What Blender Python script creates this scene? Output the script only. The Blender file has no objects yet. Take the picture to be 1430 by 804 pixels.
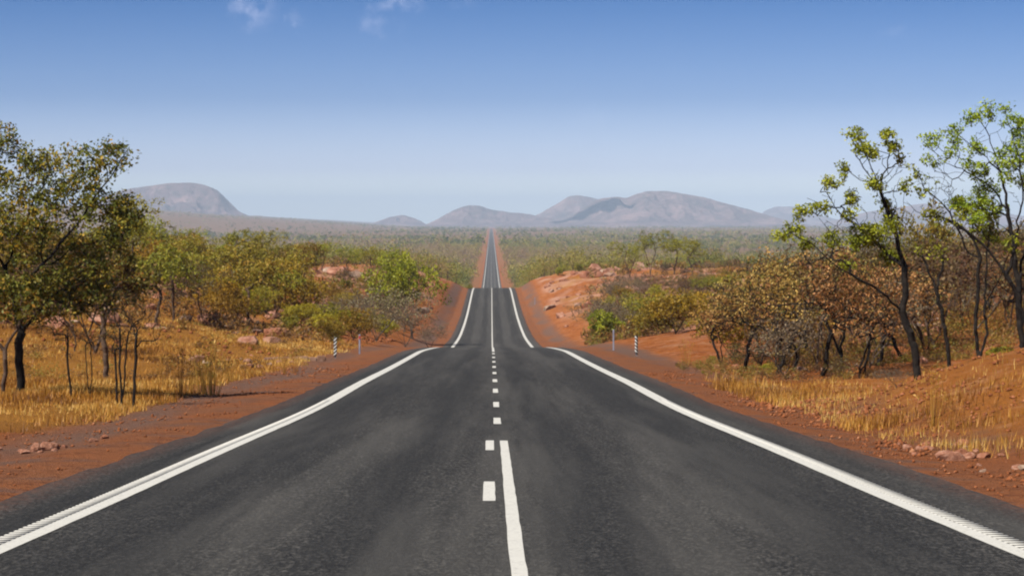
import bpy, math, random
import numpy as np
from mathutils import Vector, Matrix

# ------------------------------------------------------------------ scene, camera, light
S = bpy.context.scene
COL = S.collection
R = math.radians
FPX, VX, VY = 3000.0, 686.0, 305.0        # focal length in photo pixels, where the level road direction lands
CX, CZ = -0.1, 1.5                        # eye

cam = bpy.data.objects.new('camera', bpy.data.cameras.new('camera'))
COL.objects.link(cam)
cam.location = (CX, 0, CZ)
cam.rotation_euler = (R(90 - 1.852), 0, R(-0.554))
cam.data.sensor_width = 36
cam.data.lens = FPX / 1430 * 36
cam.data.clip_start = 0.1
cam.data.clip_end = 60000
S.camera = cam

SUN_EL, SUN_AZ = 51.0, -132.0              # azimuth from +Y, clockwise seen from above (negative = left)
sd = Vector((math.sin(R(SUN_AZ)) * math.cos(R(SUN_EL)), math.cos(R(SUN_AZ)) * math.cos(R(SUN_EL)), math.sin(R(SUN_EL))))
sun = bpy.data.objects.new('sun', bpy.data.lights.new('sun', 'SUN'))
COL.objects.link(sun)
sun.data.energy = 5.0
sun.data.angle = R(0.55)
sun.data.color = (1.0, 0.94, 0.84)
sun.rotation_euler = sd.to_track_quat('Z', 'Y').to_euler()

W = bpy.data.worlds.new('World')
S.world = W
W.use_nodes = True
nt = W.node_tree
nt.nodes.clear()
def wn(t, **k):
    n = nt.nodes.new(t)
    for a, v in k.items(): setattr(n, a, v)
    return n
wout = wn('ShaderNodeOutputWorld'); wbg = wn('ShaderNodeBackground')
sky = wn('ShaderNodeTexSky', sky_type='NISHITA')
sky.sun_disc = False
sky.sun_elevation = R(SUN_EL)
sky.sun_rotation = R(SUN_AZ)
sky.altitude = 300; sky.air_density = 1.0; sky.dust_density = 0.6; sky.ozone_density = 2.0
geo = wn('ShaderNodeTexCoord')
sep = wn('ShaderNodeSeparateXYZ')
nt.links.new(geo.outputs['Generated'], sep.inputs[0])
ramp = wn('ShaderNodeValToRGB')
mr = wn('ShaderNodeMapRange'); mr.inputs[1].default_value = -0.01; mr.inputs[2].default_value = 0.50
nt.links.new(sep.outputs[2], mr.inputs[0]); nt.links.new(mr.outputs[0], ramp.inputs[0])
SKYR = [(0.0, (2.6, 2.7, 2.3)), (0.064, (0.80, 0.86, 1.31)), (0.128, (0.285, 0.425, 0.83)), (0.217, (0.048, 0.235, 0.59)), (0.255, (0.02, 0.18, 0.50)), (0.5, (0.22, 0.26, 0.34)), (1.0, (0.32, 0.33, 0.36))]
cr = ramp.color_ramp
while len(cr.elements) < len(SKYR): cr.elements.new(0.5)
for e, (p, c) in zip(cr.elements, SKYR): e.position = p; e.color = (*c, 1)
mul = wn('ShaderNodeMix', data_type='RGBA', blend_type='MULTIPLY'); mul.inputs[0].default_value = 1.0
nt.links.new(sky.outputs[0], mul.inputs[6]); nt.links.new(ramp.outputs[0], mul.inputs[7])
# thin wisps of cloud high in the sky, fixed to their directions
def cdir(px, py):
    return Vector(((px - VX) / FPX, 1, (VY - py) / FPX)).normalized()
cprev = None
cn = wn('ShaderNodeTexNoise'); cn.inputs['Scale'].default_value = 90; cn.inputs['Detail'].default_value = 6; cn.inputs['Roughness'].default_value = 0.6
nt.links.new(geo.outputs['Generated'], cn.inputs['Vector'])
nsub = wn('ShaderNodeVectorMath', operation='MULTIPLY_ADD'); nsub.inputs[1].default_value = (0.026, 0.026, 0.018); nsub.inputs[2].default_value = (-0.013, -0.013, -0.009)
nt.links.new(cn.outputs['Color'], nsub.inputs[0])
warp = wn('ShaderNodeVectorMath', operation='ADD')
nt.links.new(geo.outputs['Generated'], warp.inputs[0]); nt.links.new(nsub.outputs[0], warp.inputs[1])
for px, py, rx, rz, amt in [(362, 14, 22, 22, .55), (412, 33, 10, 10, .6), (348, 0, 16, 14, .5), (567, 7, 22, 9, .6), (533, 38, 26, 11, .3), (525, 12, 10, 8, .2), (1265, 47, 20, 10, .12), (650, 10, 16, 8, .15), (832, 165, 40, 12, .07), (600, 190, 30, 10, .06)]:
    d = cdir(px, py)
    sb = wn('ShaderNodeVectorMath', operation='SUBTRACT'); sb.inputs[1].default_value = d
    nt.links.new(warp.outputs[0], sb.inputs[0])
    sc = wn('ShaderNodeVectorMath', operation='MULTIPLY'); sc.inputs[1].default_value = (FPX / rx, 1, FPX / rz)
    nt.links.new(sb.outputs[0], sc.inputs[0])
    ln = wn('ShaderNodeVectorMath', operation='LENGTH'); nt.links.new(sc.outputs[0], ln.inputs[0])
    m = wn('ShaderNodeMapRange', interpolation_type='SMOOTHSTEP'); m.inputs[1].default_value = 1.9; m.inputs[2].default_value = 0.0; m.inputs[3].default_value = 0; m.inputs[4].default_value = amt
    m.inputs[4].default_value = amt * .34
    nt.links.new(ln.outputs['Value'], m.inputs[0])
    if cprev is None: cprev = m.outputs[0]
    else:
        mx = wn('ShaderNodeMath', operation='MAXIMUM'); nt.links.new(cprev, mx.inputs[0]); nt.links.new(m.outputs[0], mx.inputs[1]); cprev = mx.outputs[0]
cs = wn('ShaderNodeMapRange', interpolation_type='SMOOTHSTEP'); cs.inputs[1].default_value = .38; cs.inputs[2].default_value = .68
nt.links.new(cn.outputs[0], cs.inputs[0])
cm = wn('ShaderNodeMath', operation='MULTIPLY'); nt.links.new(cprev, cm.inputs[0]); nt.links.new(cs.outputs[0], cm.inputs[1])
cmix = wn('ShaderNodeMix', data_type='RGBA'); nt.links.new(cm.outputs[0], cmix.inputs[0]); nt.links.new(mul.outputs[2], cmix.inputs[6]); cmix.inputs[7].default_value = (10.5, 10.0, 11.8, 1)
nt.links.new(cmix.outputs[2], wbg.inputs[0])
wbg.inputs[1].default_value = 0.085
nt.links.new(wbg.outputs[0], wout.inputs[0])

S.view_settings.view_transform = 'Standard'
S.view_settings.look = 'None'
S.view_settings.exposure = 0.66
S.view_settings.gamma = 1
S.view_settings.use_curve_mapping = False
S.render.engine = 'CYCLES'
S.cycles.use_denoising = True
S.cycles.max_bounces = 4
S.cycles.transparent_max_bounces = 4
S.cycles.volume_bounces = 0
S.cycles.filter_width = 2.1

# ------------------------------------------------------------------ helpers
rng = np.random.default_rng(7)
def _hash(i, j, seed):
    n = (i.astype(np.int64) * 374761393 + j.astype(np.int64) * 668265263 + seed * 1442695041) & 0xffffffff
    n = ((n ^ (n >> 13)) * 1274126177) & 0xffffffff
    return ((n ^ (n >> 16)) & 0xffff) / 65535.0
def vnoise(x, y, seed=0):
    x = np.asarray(x, float); y = np.asarray(y, float)
    i = np.floor(x); j = np.floor(y); fx = x - i; fy = y - j
    fx = fx * fx * (3 - 2 * fx); fy = fy * fy * (3 - 2 * fy)
    a = _hash(i, j, seed); b = _hash(i + 1, j, seed); c = _hash(i, j + 1, seed); d = _hash(i + 1, j + 1, seed)
    return (a * (1 - fx) + b * fx) * (1 - fy) + (c * (1 - fx) + d * fx) * fy
def fbm(x, y, seed=0, oct=4):
    s = 0; a = 0.5; t = 0
    for k in range(oct):
        s = s + a * vnoise(x * 2 ** k, y * 2 ** k, seed + k * 17); t += a; a *= 0.5
    return s / t - 0.5
def sstep(a, b, x):
    t = np.clip((np.asarray(x, float) - a) / (b - a), 0, 1)
    return t * t * (3 - 2 * t)

def np_mesh(name, V, F, mats, attrs=None, pattrs=None, smooth=False, mi=None):
    V = np.asarray(V, np.float32); F = np.asarray(F, np.int32)
    me = bpy.data.meshes.new(name)
    me.vertices.add(len(V)); me.vertices.foreach_set('co', V.ravel())
    n, k = F.shape
    me.loops.add(n * k); me.loops.foreach_set('vertex_index', F.ravel())
    me.polygons.add(n); me.polygons.foreach_set('loop_start', np.arange(n, dtype=np.int32) * k)
    me.polygons.foreach_set('loop_total', np.full(n, k, np.int32))
    if smooth: me.polygons.foreach_set('use_smooth', np.ones(n, bool))
    for m in (mats if isinstance(mats, (list, tuple)) else [mats]): me.materials.append(m)
    if mi is not None: me.polygons.foreach_set('material_index', np.asarray(mi, np.int32))
    for dom, dd in (('FACE', attrs), ('POINT', pattrs)):
        for an, av in (dd or {}).items():
            at_ = me.attributes.new(an, 'FLOAT', dom); at_.data.foreach_set('value', np.asarray(av, np.float32).ravel())
    me.update(calc_edges=True)
    return me
def link(name, me, parent=None, loc=None):
    o = bpy.data.objects.new(name, me); COL.objects.link(o)
    if parent: o.parent = parent
    if loc is not None: o.location = loc
    return o
def tag(o, label=None, cat=None, group=None, kind=None):
    if label: o['label'] = label
    if cat: o['category'] = cat
    if group: o['group'] = group
    if kind: o['kind'] = kind
    return o
def dup(root, loc, rz=0, sc=1.0, label=None, group=None):
    r = root.copy(); COL.objects.link(r)
    r.location = loc; r.rotation_euler = (0, 0, rz); r.scale = sc if hasattr(sc, '__len__') else (sc, sc, sc)
    if label: r['label'] = label
    if group: r['group'] = group
    for ch in root.children:
        c = ch.copy(); COL.objects.link(c); c.parent = r
        for g in ch.children:
            d = g.copy(); COL.objects.link(d); d.parent = c
    return r

# ---- material helpers
def mat(name, rough=0.8, spec=0.3):
    m = bpy.data.materials.new(name); m.use_nodes = True
    b = m.node_tree.nodes['Principled BSDF']
    b.inputs['Roughness'].default_value = rough
    b.inputs['Specular IOR Level'].default_value = spec
    return m, m.node_tree, b
def N(t, kind, **k):
    n = t.nodes.new(kind)
    for a, v in k.items(): setattr(n, a, v)
    return n
def rampn(t, src, stops, interp='LINEAR'):
    r = N(t, 'ShaderNodeValToRGB'); c = r.color_ramp; c.interpolation = interp
    while len(c.elements) < len(stops): c.elements.new(0.5)
    for e, (p, col) in zip(c.elements, stops):
        e.position = p; e.color = (*col, 1) if len(col) == 3 else col
    t.links.new(src, r.inputs[0]); return r.outputs[0]
def noise(t, vec, scale, detail=4, rough=0.55):
    n = N(t, 'ShaderNodeTexNoise'); n.inputs['Scale'].default_value = scale; n.inputs['Detail'].default_value = detail; n.inputs['Roughness'].default_value = rough
    if vec is not None: t.links.new(vec, n.inputs['Vector'])
    return n.outputs[0]
def mixc(t, fac, a, b, mode='MIX'):
    m = N(t, 'ShaderNodeMix', data_type='RGBA', blend_type=mode)
    for sock, v in ((m.inputs[0], fac), (m.inputs[6], a), (m.inputs[7], b)):
        if isinstance(v, (int, float)): sock.default_value = v
        elif isinstance(v, tuple): sock.default_value = (*v, 1)
        else: t.links.new(v, sock)
    return m.outputs[2]
def mth(t, op, a, b=None, clamp=False):
    m = N(t, 'ShaderNodeMath', operation=op, use_clamp=clamp)
    for i, v in enumerate((a, b)):
        if v is None: continue
        if isinstance(v, (int, float)): m.inputs[i].default_value = v
        else: t.links.new(v, m.inputs[i])
    return m.outputs[0]
def mrange(t, v, a, b, c=0, d=1):
    m = N(t, 'ShaderNodeMapRange', interpolation_type='SMOOTHSTEP')
    for i, q in zip((1, 2, 3, 4), (a, b, c, d)): m.inputs[i].default_value = q
    t.links.new(v, m.inputs[0]); return m.outputs[0]
def attr(t, name): return N(t, 'ShaderNodeAttribute', attribute_name=name).outputs['Fac']
def bump(t, b, h, strength, dist):
    n = N(t, 'ShaderNodeBump'); n.inputs['Strength'].default_value = strength; n.inputs['Distance'].default_value = dist
    t.links.new(h, n.inputs['Height']); t.links.new(n.outputs[0], b.inputs['Normal'])
def objco(t): return N(t, 'ShaderNodeNewGeometry').outputs['Position']

def leaf_mat(name, cols, trans=0.3, vary=0.12):
    m = bpy.data.materials.new(name); m.use_nodes = True; t = m.node_tree; t.nodes.clear()
    o = N(t, 'ShaderNodeOutputMaterial'); mx = N(t, 'ShaderNodeMixShader'); mx.inputs[0].default_value = trans
    d = N(t, 'ShaderNodeBsdfPrincipled'); d.inputs['Roughness'].default_value = 0.55; d.inputs['Specular IOR Level'].default_value = 0.25
    tr = N(t, 'ShaderNodeBsdfTranslucent')
    c = rampn(t, attr(t, 'v'), [(i / (len(cols) - 1), q) for i, q in enumerate(cols)])
    oi = N(t, 'ShaderNodeObjectInfo')
    hs = N(t, 'ShaderNodeHueSaturation')
    t.links.new(c, hs.inputs['Color'])
    t.links.new(mrange(t, oi.outputs['Random'], 0, 1, 0.5 - vary * 0.25, 0.5 + vary * 0.25), hs.inputs['Hue'])
    rr = mth(t, 'FRACT', mth(t, 'MULTIPLY', oi.outputs['Random'], 7.31))
    t.links.new(mrange(t, rr, 0, 1, 1 - vary * 2, 1 + vary * 2), hs.inputs['Value'])
    t.links.new(hs.outputs[0], d.inputs['Base Color']); t.links.new(hs.outputs[0], tr.inputs['Color'])
    t.links.new(d.outputs[0], mx.inputs[1]); t.links.new(tr.outputs[0], mx.inputs[2]); t.links.new(mx.outputs[0], o.inputs[0])
    return m
def bark_mat(name, c1, c2, sc=6):
    m, t, b = mat(name, 0.9, 0.15)
    n = noise(t, N(t, 'ShaderNodeTexCoord').outputs['Object'], sc, 4, 0.65)
    t.links.new(rampn(t, n, [(0.35, c1), (0.7, c2)]), b.inputs['Base Color'])
    bump(t, b, n, 0.6, 0.02)
    return m

# ------------------------------------------------------------------ road profile (metres ahead -> metres below the eye)
PROF = [(-60, -1.2), (-20, 0.5), (0, 1.5), (14.85, 2.28), (17.84, 2.46), (21.3, 2.64), (24.9, 2.81), (35, 3.36), (38.3, 3.54), (44.4, 3.84), (50.3, 4.08), (57.9, 4.40),
        (70.8, 5.0), (84.8, 5.62), (105.3, 6.50), (125, 7.55), (145, 8.68), (163, 9.98), (180, 11.05), (198, 11.72), (220, 12.5), (238, 13.05), (273, 13.62), (309, 13.88), (356, 13.62), (385, 13.40), (408, 13.32),
        (440, 14.1), (480, 16.0), (600, 21.8), (800, 28.3), (950, 30.4), (1180, 31.0), (3000, 31.0), (40000, 31.0)]
rows = [-60.0]
while rows[-1] < 34000:
    z = rows[-1]
    rows.append(z + (1.0 if z < 5 else 0.5 if z < 150 else 1.0 if z < 420 else 1.0 + (z - 420) * 0.02))
rows = np.array(rows)
dense = np.arange(-100, 1500, 0.5)
pz, ph = np.array(PROF).T
dh = np.interp(dense, pz, ph)
def gsm(a, s):
    k = np.arange(-int(3 * s), int(3 * s) + 1); w = np.exp(-0.5 * (k / s) ** 2); w /= w.sum()
    return np.convolve(np.pad(a, len(k) // 2, 'edge'), w, 'valid')
s_a, s_b, s_c = gsm(dh, 7), gsm(dh, 24), gsm(dh, 80)
wb = sstep(205, 260, dense); wc = sstep(450, 600, dense)
dh = (s_a * (1 - wb) + s_b * wb) * (1 - wc) + s_c * wc
rowh = np.where(rows < 1400, np.interp(rows, dense, dh), 31.0)
def roadZ(y): return CZ - np.interp(y, rows, rowh)

# ------------------------------------------------------------------ terrain height, relative to the road, by distance beyond the asphalt
HW = 4.5
DD = np.array([0, 1, 2, 3, 5, 8, 12, 20, 35, 70, 200, 600])
LEFT = {-60: [0, 0, -.1, -.2, -.1, 0, .1, .2, .4, .6, 1, 1], 20: [0, -.02, -.1, -.2, -.1, 0, .1, .2, .4, .8, 2, 2], 50: [0, -.02, -.08, -.08, 0, 0, .1, .3, .6, 1, 2, 3],
        80: [0, -.02, -.1, -.1, 0, .2, .4, .8, 1.5, 2.5, 4, 5], 100: [0, 0, -.1, 0, .2, .5, .9, 1.5, 2.5, 4, 6, 6], 130: [0, 0, 0, .1, .5, 1.2, 2.2, 3.5, 5, 6.5, 7, 7],
        160: [0, 0, .1, .3, .9, 1.8, 3, 4.8, 6, 7.5, 8, 8], 200: [0, 0, .2, .6, 1.5, 3, 4.5, 6, 7.2, 8, 8, 8], 240: [0, 0, .3, .7, 1.7, 3.4, 4.9, 6.5, 7.4, 8, 8, 8],
        300: [0, .05, .45, 1.0, 2.2, 4.2, 5.8, 6.8, 7.4, 7.6, 8, 8], 350: [0, .1, .7, 1.4, 2.6, 4.1, 5.0, 5.8, 6.4, 7, 7, 7], 400: [0, .1, .6, 1.1, 1.9, 2.9, 3.7, 4.5, 5.2, 6, 6, 6],
        450: [0, 0, .5, 1, 1.8, 2.6, 3, 3.6, 4, 4, 4, 4], 550: [0, 0, 0, .2, .5, 1, 1.5, 2, 2, 2, 2, 2], 750: [0] * 12, 40000: [0] * 12}
RIGHT = {-60: [0, 0, -.1, -.05, .2, .6, 1.2, 2, 3, 4, 4, 4], 20: [0, -.05, -.06, .0, .25, .7, 1.3, 2, 3, 4, 4, 4], 30: [0, -.1, -.1, .06, .45, 1.0, 1.7, 2.4, 3, 4, 4, 4],
         42: [0, -.1, -.08, .15, .95, 1.75, 2.3, 2.7, 3, 4, 4, 4], 47: [0, -.1, -.1, 0, .3, .7, 1.1, 1.6, 2, 3, 3, 3], 52: [0, -.08, -.1, -.05, .05, .2, .4, .9, 1.6, 3, 3, 3],
         80: [0, 0, -.1, -.1, 0, .25, .6, 1.4, 2.4, 4, 5, 5], 100: [0, 0, 0, .1, .3, .6, 1, 1.8, 3, 4.5, 5, 5], 130: [0, 0, .1, .3, .6, .9, 1.4, 2.4, 3.5, 5, 5, 5],
         180: [0, 0, .1, .3, .6, 1.2, 2, 3, 4, 5, 5, 5], 240: [0, 0, .2, .6, 1.3, 2.3, 3, 3.8, 4.2, 5, 5, 5], 300: [0, .05, .35, .8, 1.5, 2.5, 3.3, 4.0, 4.6, 5, 5, 5],
         370: [0, .1, .7, 1.25, 2.1, 2.9, 3.6, 4.3, 4.6, 4.6, 5, 5], 410: [0, .1, .8, 1.5, 2.2, 2.8, 3.2, 3.5, 3.6, 3.6, 4, 4], 450: [0, 0, .4, .8, 1.4, 2, 2.4, 2.6, 2.8, 3, 3, 3],
         550: [0, 0, 0, .2, .5, .8, 1, 1.2, 1.5, 1.5, 1.5, 1.5], 750: [0] * 12, 40000: [0] * 12}
def table(T):
    zs = np.array(sorted(T)); return zs, np.array([T[z] for z in sorted(T)], float)
TL, TR = table(LEFT), table(RIGHT)
def bil(T, d, y):
    zs, A = T
    y = np.clip(y, zs[0], zs[-1]); i = np.clip(np.searchsorted(zs, y) - 1, 0, len(zs) - 2)
    ty = (y - zs[i]) / (zs[i + 1] - zs[i]); ty = ty * ty * (3 - 2 * ty)
    d = np.clip(d, 0, DD[-1]); j = np.clip(np.searchsorted(DD, d) - 1, 0, len(DD) - 2)
    td = (d - DD[j]) / (DD[j + 1] - DD[j])
    return (A[i, j] * (1 - td) + A[i, j + 1] * td) * (1 - ty) + (A[i + 1, j] * (1 - td) + A[i + 1, j + 1] * td) * ty
def groundZ(x, y):
    x = np.asarray(x, float); y = np.asarray(y, float)
    d = np.abs(x) - HW
    rel = np.where(x < 0, bil(TL, d, y), bil(TR, d, y))
    near = 1 - sstep(450, 700, y)
    n = fbm(x / 7, y / 9, 3, 4) * 1.1 * sstep(2.5, 12, d) + fbm(x / 1.4, y / 1.6, 11, 3) * 0.22 * sstep(0.8, 4, d)
    n = n * near + (1 - near) * fbm(x / 160, y / 220, 5, 3) * 5.0 * sstep(20, 150, d)
    rocky = near * sstep(110, 150, y) * sstep(5, 12, d)
    n = n + rocky * fbm(x / 3, y / 3.5, 21, 3) * 1.3
    esc = 46 * np.clip((-x - 290) / 720, 0, 1.6) * sstep(4300, 6100, y) * (1 + 0.25 * fbm(x / 120, y / 400, 8, 4))
    base = roadZ(y) - 0.0047 * np.maximum(0, y - 7000)
    return base + np.where(d < 0, -0.03, rel + n - 0.03 * (1 - sstep(0, 0.4, d))) + esc
def gz(x, y): return float(groundZ(np.array([x]), np.array([y]))[0])
def at(px, y, dx=0):  # ground point below a given direction at a given distance ahead
    x = CX + (px - VX) * y / FPX + dx
    return (x, y, gz(x, y))

# ---- ground material
def masks(x, y):
    d = np.abs(x) - HW
    nz = fbm(x / 3, y / 5, 31, 4)
    left = x < 0
    far_ = sstep(430, 600, y)
    gravel = (1 - sstep(2.2 - far_, 3.4 - far_ * .8, d + nz * 2.0)) * (1 - .35 * far_)
    gr_l = sstep(2.4, 3.6, d + nz * 1.8) * (1 - sstep(105, 150, y + nz * 60)) * sstep(28, 36, y + nz * 10)
    gr_l = np.maximum(gr_l, 0.45 * sstep(0.05, 0.25, fbm(x / 9, y / 12, 41, 3) + 0.1) * sstep(3, 6, d))
    gr_r = sstep(1.0, 1.7, d + nz) * (1 - .6 * sstep(1.8, 3.4, d + nz * 4)) * (1 - sstep(9, 14, d)) * (1 - sstep(52, 70, y)) * sstep(24, 31, y + nz * 8) * 0.9
    gr_r = np.maximum(gr_r, sstep(0.0, 0.22, fbm(x / 6, y / 9, 43, 3)) * sstep(4, 7, d) * sstep(50, 60, y) * 0.7)
    grass = np.where(left, gr_l, gr_r) * (1 - sstep(420, 700, y))
    rock = sstep(0.02, 0.2, fbm(x / 2.5, y / 4, 51, 4) + 0.06) * sstep(4, 9, d) * np.where(left, sstep(95, 130, y), np.maximum(sstep(70, 110, y) * 0.7, sstep(250, 330, y))) * (1 - sstep(420, 520, y))
    rock = np.maximum(rock, np.where(left, .6, 1) * np.where(True, 1, 1) * (sstep(-.08, .1, fbm(x / 4, y / 16, 53, 4)) * sstep(3.2, 5, d) * (1 - sstep(14, 22, d)) * sstep(230, 300, y) * (1 - sstep(415, 450, y))))
    return gravel, grass, rock
gm, t, b = mat('earth', 0.95, 0.1)
pos = objco(t)
n1 = noise(t, pos, 0.35, 5); n2 = noise(t, pos, 9.0, 4, 0.7); n3 = noise(t, pos, 40.0, 3, 0.7); n4 = noise(t, pos, 0.02, 4)
earth = mixc(t, n2, rampn(t, n1, [(0.3, (0.28, 0.076, 0.010)), (0.55, (0.40, 0.118, 0.015)), (0.75, (0.42, 0.16, 0.036))]), rampn(t, n3, [(0.3, (0.10, 0.026, 0.009)), (0.7, (0.31, 0.11, 0.04))]))
gravelc = mixc(t, n2, rampn(t, n3, [(0.3, (0.05, 0.018, 0.012)), (0.52, (0.25, 0.088, 0.033)), (0.75, (0.38, 0.175, 0.09))]), rampn(t, n1, [(0.35, (0.30, 0.095, 0.028)), (0.7, (0.21, 0.10, 0.055))]))
straw = mixc(t, n2, rampn(t, n1, [(0.3, (0.24, 0.085, 0.013)), (0.6, (0.36, 0.15, 0.022)), (0.8, (0.27, 0.09, 0.02))]), rampn(t, n3, [(0.3, (0.12, 0.045, 0.008)), (0.7, (0.38, 0.20, 0.045))]))
rockc = mixc(t, 0.5, rampn(t, n2, [(0.3, (0.24, 0.105, 0.062)), (0.5, (0.42, 0.22, 0.145)), (0.68, (0.58, 0.39, 0.30))]), rampn(t, n1, [(0.3, (0.22, 0.075, 0.04)), (0.7, (0.44, 0.25, 0.17))]))
plain = mixc(t, n4, (0.12, 0.085, 0.04), (0.19, 0.10, 0.055))
burntc = mixc(t, n2, rampn(t, n1, [(0.35, (0.06, 0.03, 0.02)), (0.65, (0.14, 0.055, 0.03))]), rampn(t, n3, [(0.3, (0.03, 0.018, 0.014)), (0.7, (0.17, 0.08, 0.05))]))
n5 = noise(t, pos, 1.7, 7, .72); n6 = noise(t, pos, 0.55, 6, .7)
earth = mixc(t, mrange(t, n5, .50, .66, 0, .75), earth, (0.43, 0.205, 0.115))
earth = mixc(t, mrange(t, n5, .47, .36, 0, .8), earth, (0.115, 0.036, 0.014))
earth = mixc(t, mrange(t, n6, .56, .68, 0, .55), earth, (0.42, 0.25, 0.15))
c = mixc(t, attr(t, 'burnt'), earth, burntc)
c = mixc(t, attr(t, 'rock'), c, rockc)
c = mixc(t, attr(t, 'grass'), c, straw)
gravelc = mixc(t, mrange(t, noise(t, pos, 2.4, 6, .72), .49, .38, 0, .6), gravelc, (0.11, 0.037, 0.018))
gravelc = mixc(t, mrange(t, noise(t, pos, 0.8, 4, .6), .5, .68, 0, .75), gravelc, mixc(t, n3, (0.05, 0.03, 0.026), (0.20, 0.13, 0.105)))
c = mixc(t, attr(t, 'gravel'), c, gravelc)
c = mixc(t, attr(t, 'windrow'), c, mixc(t, n2, rampn(t, n3, [(0.3, (0.06, 0.035, 0.028)), (0.7, (0.22, 0.14, 0.11))]), (0.15, 0.095, 0.075)))
c = mixc(t, attr(t, 'plain'), c, plain)
t.links.new(c, b.inputs['Base Color'])
bump(t, b, mth(t, 'ADD', n2, mth(t, 'MULTIPLY', n3, 0.5)), 1.0, 0.12)

xs = [0.0]
while xs[-1] < 15500:
    v = xs[-1]; xs.append(v + (0.9 if v < 4.4 else 0.25 if v < 14 else 0.25 + (v - 14) * 0.045))
xs = np.array(xs); xs = np.concatenate([-xs[:0:-1], xs])
gy = rows[(rows < 150) | (np.arange(len(rows)) % 1 == 0)]
X, Y = np.meshgrid(xs, gy)
Z = groundZ(X, Y)
Vg = np.stack([X, Y, Z], -1).reshape(-1, 3)
ny, nx = X.shape
ii = (np.arange(ny - 1)[:, None] * nx + np.arange(nx - 1)[None, :]).ravel()
Fg = np.stack([ii, ii + 1, ii + nx + 1, ii + nx], 1)
ga, gb, gc = masks(X, Y)
dX = np.abs(X) - HW
wn_ = fbm(X / 2, Y / 12, 95, 4)
wr = np.where((X > 0), sstep(42, 54, Y), 1) * sstep(1.1, 1.8, dX + wn_ * 1.2) * (1 - sstep(2.4, 3.3, dX + wn_ * 1.2)) * sstep(20, 34, Y) * (1 - sstep(420, 470, Y)) * np.clip(.62 + 1.6 * wn_, 0, .85)
burnt = np.where(X > 0, sstep(8, 17, dX + 12 * fbm(X / 9, Y / 14, 81, 3)) * sstep(85, 150, Y), 0.6 * sstep(14, 34, dX + 20 * fbm(X / 9, Y / 14, 82, 3)) * sstep(130, 200, Y)) * sstep(-0.22, 0.1, fbm(X / 4, Y / 6, 83, 4))
pl = sstep(430, 650, Y) * (.55 + .45 * sstep(8, 14, np.abs(X))) * sstep(5.0, 6.5, np.abs(X))
tag(link('ground', np_mesh('ground', Vg, Fg, gm, pattrs={'windrow': wr, 'burnt': burnt, 'gravel': ga, 'grass': gb, 'rock': gc, 'plain': pl}, smooth=True)),
    'red earth, straw and rocky slopes on both sides of the road', 'ground', kind='structure')

# ------------------------------------------------------------------ road
am, t, b = mat('asphalt', 0.82, 0.22)
pos = objco(t)
sx = N(t, 'ShaderNodeSeparateXYZ'); t.links.new(pos, sx.inputs[0])
mp = N(t, 'ShaderNodeMapping'); mp.inputs['Scale'].default_value = (1.0, 0.018, 1.0); t.links.new(pos, mp.inputs[0])
streak = noise(t, mp.outputs[0], 1.6, 4, 0.6)
mp2 = N(t, 'ShaderNodeMapping'); mp2.inputs['Scale'].default_value = (1.5, 0.03, 1.0); t.links.new(pos, mp2.inputs[0])
blot = noise(t, mp2.outputs[0], 0.9, 4, 0.6)
mpg = N(t, 'ShaderNodeMapping'); mpg.inputs['Scale'].default_value = (1.0, 0.4, 1.0); t.links.new(pos, mpg.inputs[0])
agg = noise(t, mpg.outputs[0], 31, 3, 0.8)
agg2 = noise(t, pos, 8, 4, 0.8)
wx = mth(t, 'ADD', sx.outputs[0], mth(t, 'MULTIPLY', mth(t, 'SUBTRACT', streak, 0.5), 0.9))
def band(c0, w):
    return mth(t, 'SUBTRACT', 1.0, mrange(t, mth(t, 'ABSOLUTE', mth(t, 'SUBTRACT', wx, c0)), w * 0.35, w))
tr = band(0.75, 0.55)
for c0, w in ((2.65, 0.75), (-1.0, 0.55), (-2.75, 0.8)): tr = mth(t, 'MAXIMUM', tr, band(c0, w))
edge = mrange(t, mth(t, 'ABSOLUTE', sx.outputs[0]), 4.0, 4.12)
dark = mth(t, 'MULTIPLY', mth(t, 'SUBTRACT', 1.0, mrange(t, mth(t, 'ABSOLUTE', mth(t, 'ADD', sx.outputs[0], 3.85)), 0.1, 0.22)), 0.8)
tr = mth(t, 'MULTIPLY', tr, mrange(t, blot, 0.3, 0.62, 0.5, 1.0))
tr = mth(t, 'MAXIMUM', tr, dark)
tr = mth(t, 'MULTIPLY', tr, mth(t, 'SUBTRACT', 1.0, edge))
c = rampn(t, agg, [(0.40, (0.001, 0.001, 0.001)), (0.5, (0.018, 0.0172, 0.016)), (0.62, (0.13, 0.123, 0.114))])
c = mixc(t, 0.4, c, rampn(t, agg2, [(0.36, (0.006, 0.0057, 0.0053)), (0.64, (0.046, 0.0434, 0.040))]))
mp3 = N(t, 'ShaderNodeMapping'); mp3.inputs['Scale'].default_value = (1.0, 0.012, 1.0); t.links.new(pos, mp3.inputs[0])
fine = noise(t, mp3.outputs[0], 6.0, 4, .7)
c = mixc(t, mrange(t, fine, .35, .65, 0, .5), c, (0.012, 0.0115, 0.011))
far_haze = mth(t, 'ADD', mrange(t, sx.outputs[1], 50, 150, 0, .28), mrange(t, sx.outputs[1], 405, 470, 0, .4))  # haze and grazing sheen of the distant road, painted into the asphalt colour
c = mixc(t, far_haze, c, (0.105, 0.10, 0.095))
c = mixc(t, mth(t, 'MULTIPLY', tr, 0.62), c, mixc(t, agg, (0.002, 0.002, 0.002), (0.016, 0.016, 0.0165)))
c = mixc(t, mrange(t, blot, 0.4, 0.72, 0, 0.45), c, (0.075, 0.071, 0.065))
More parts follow.
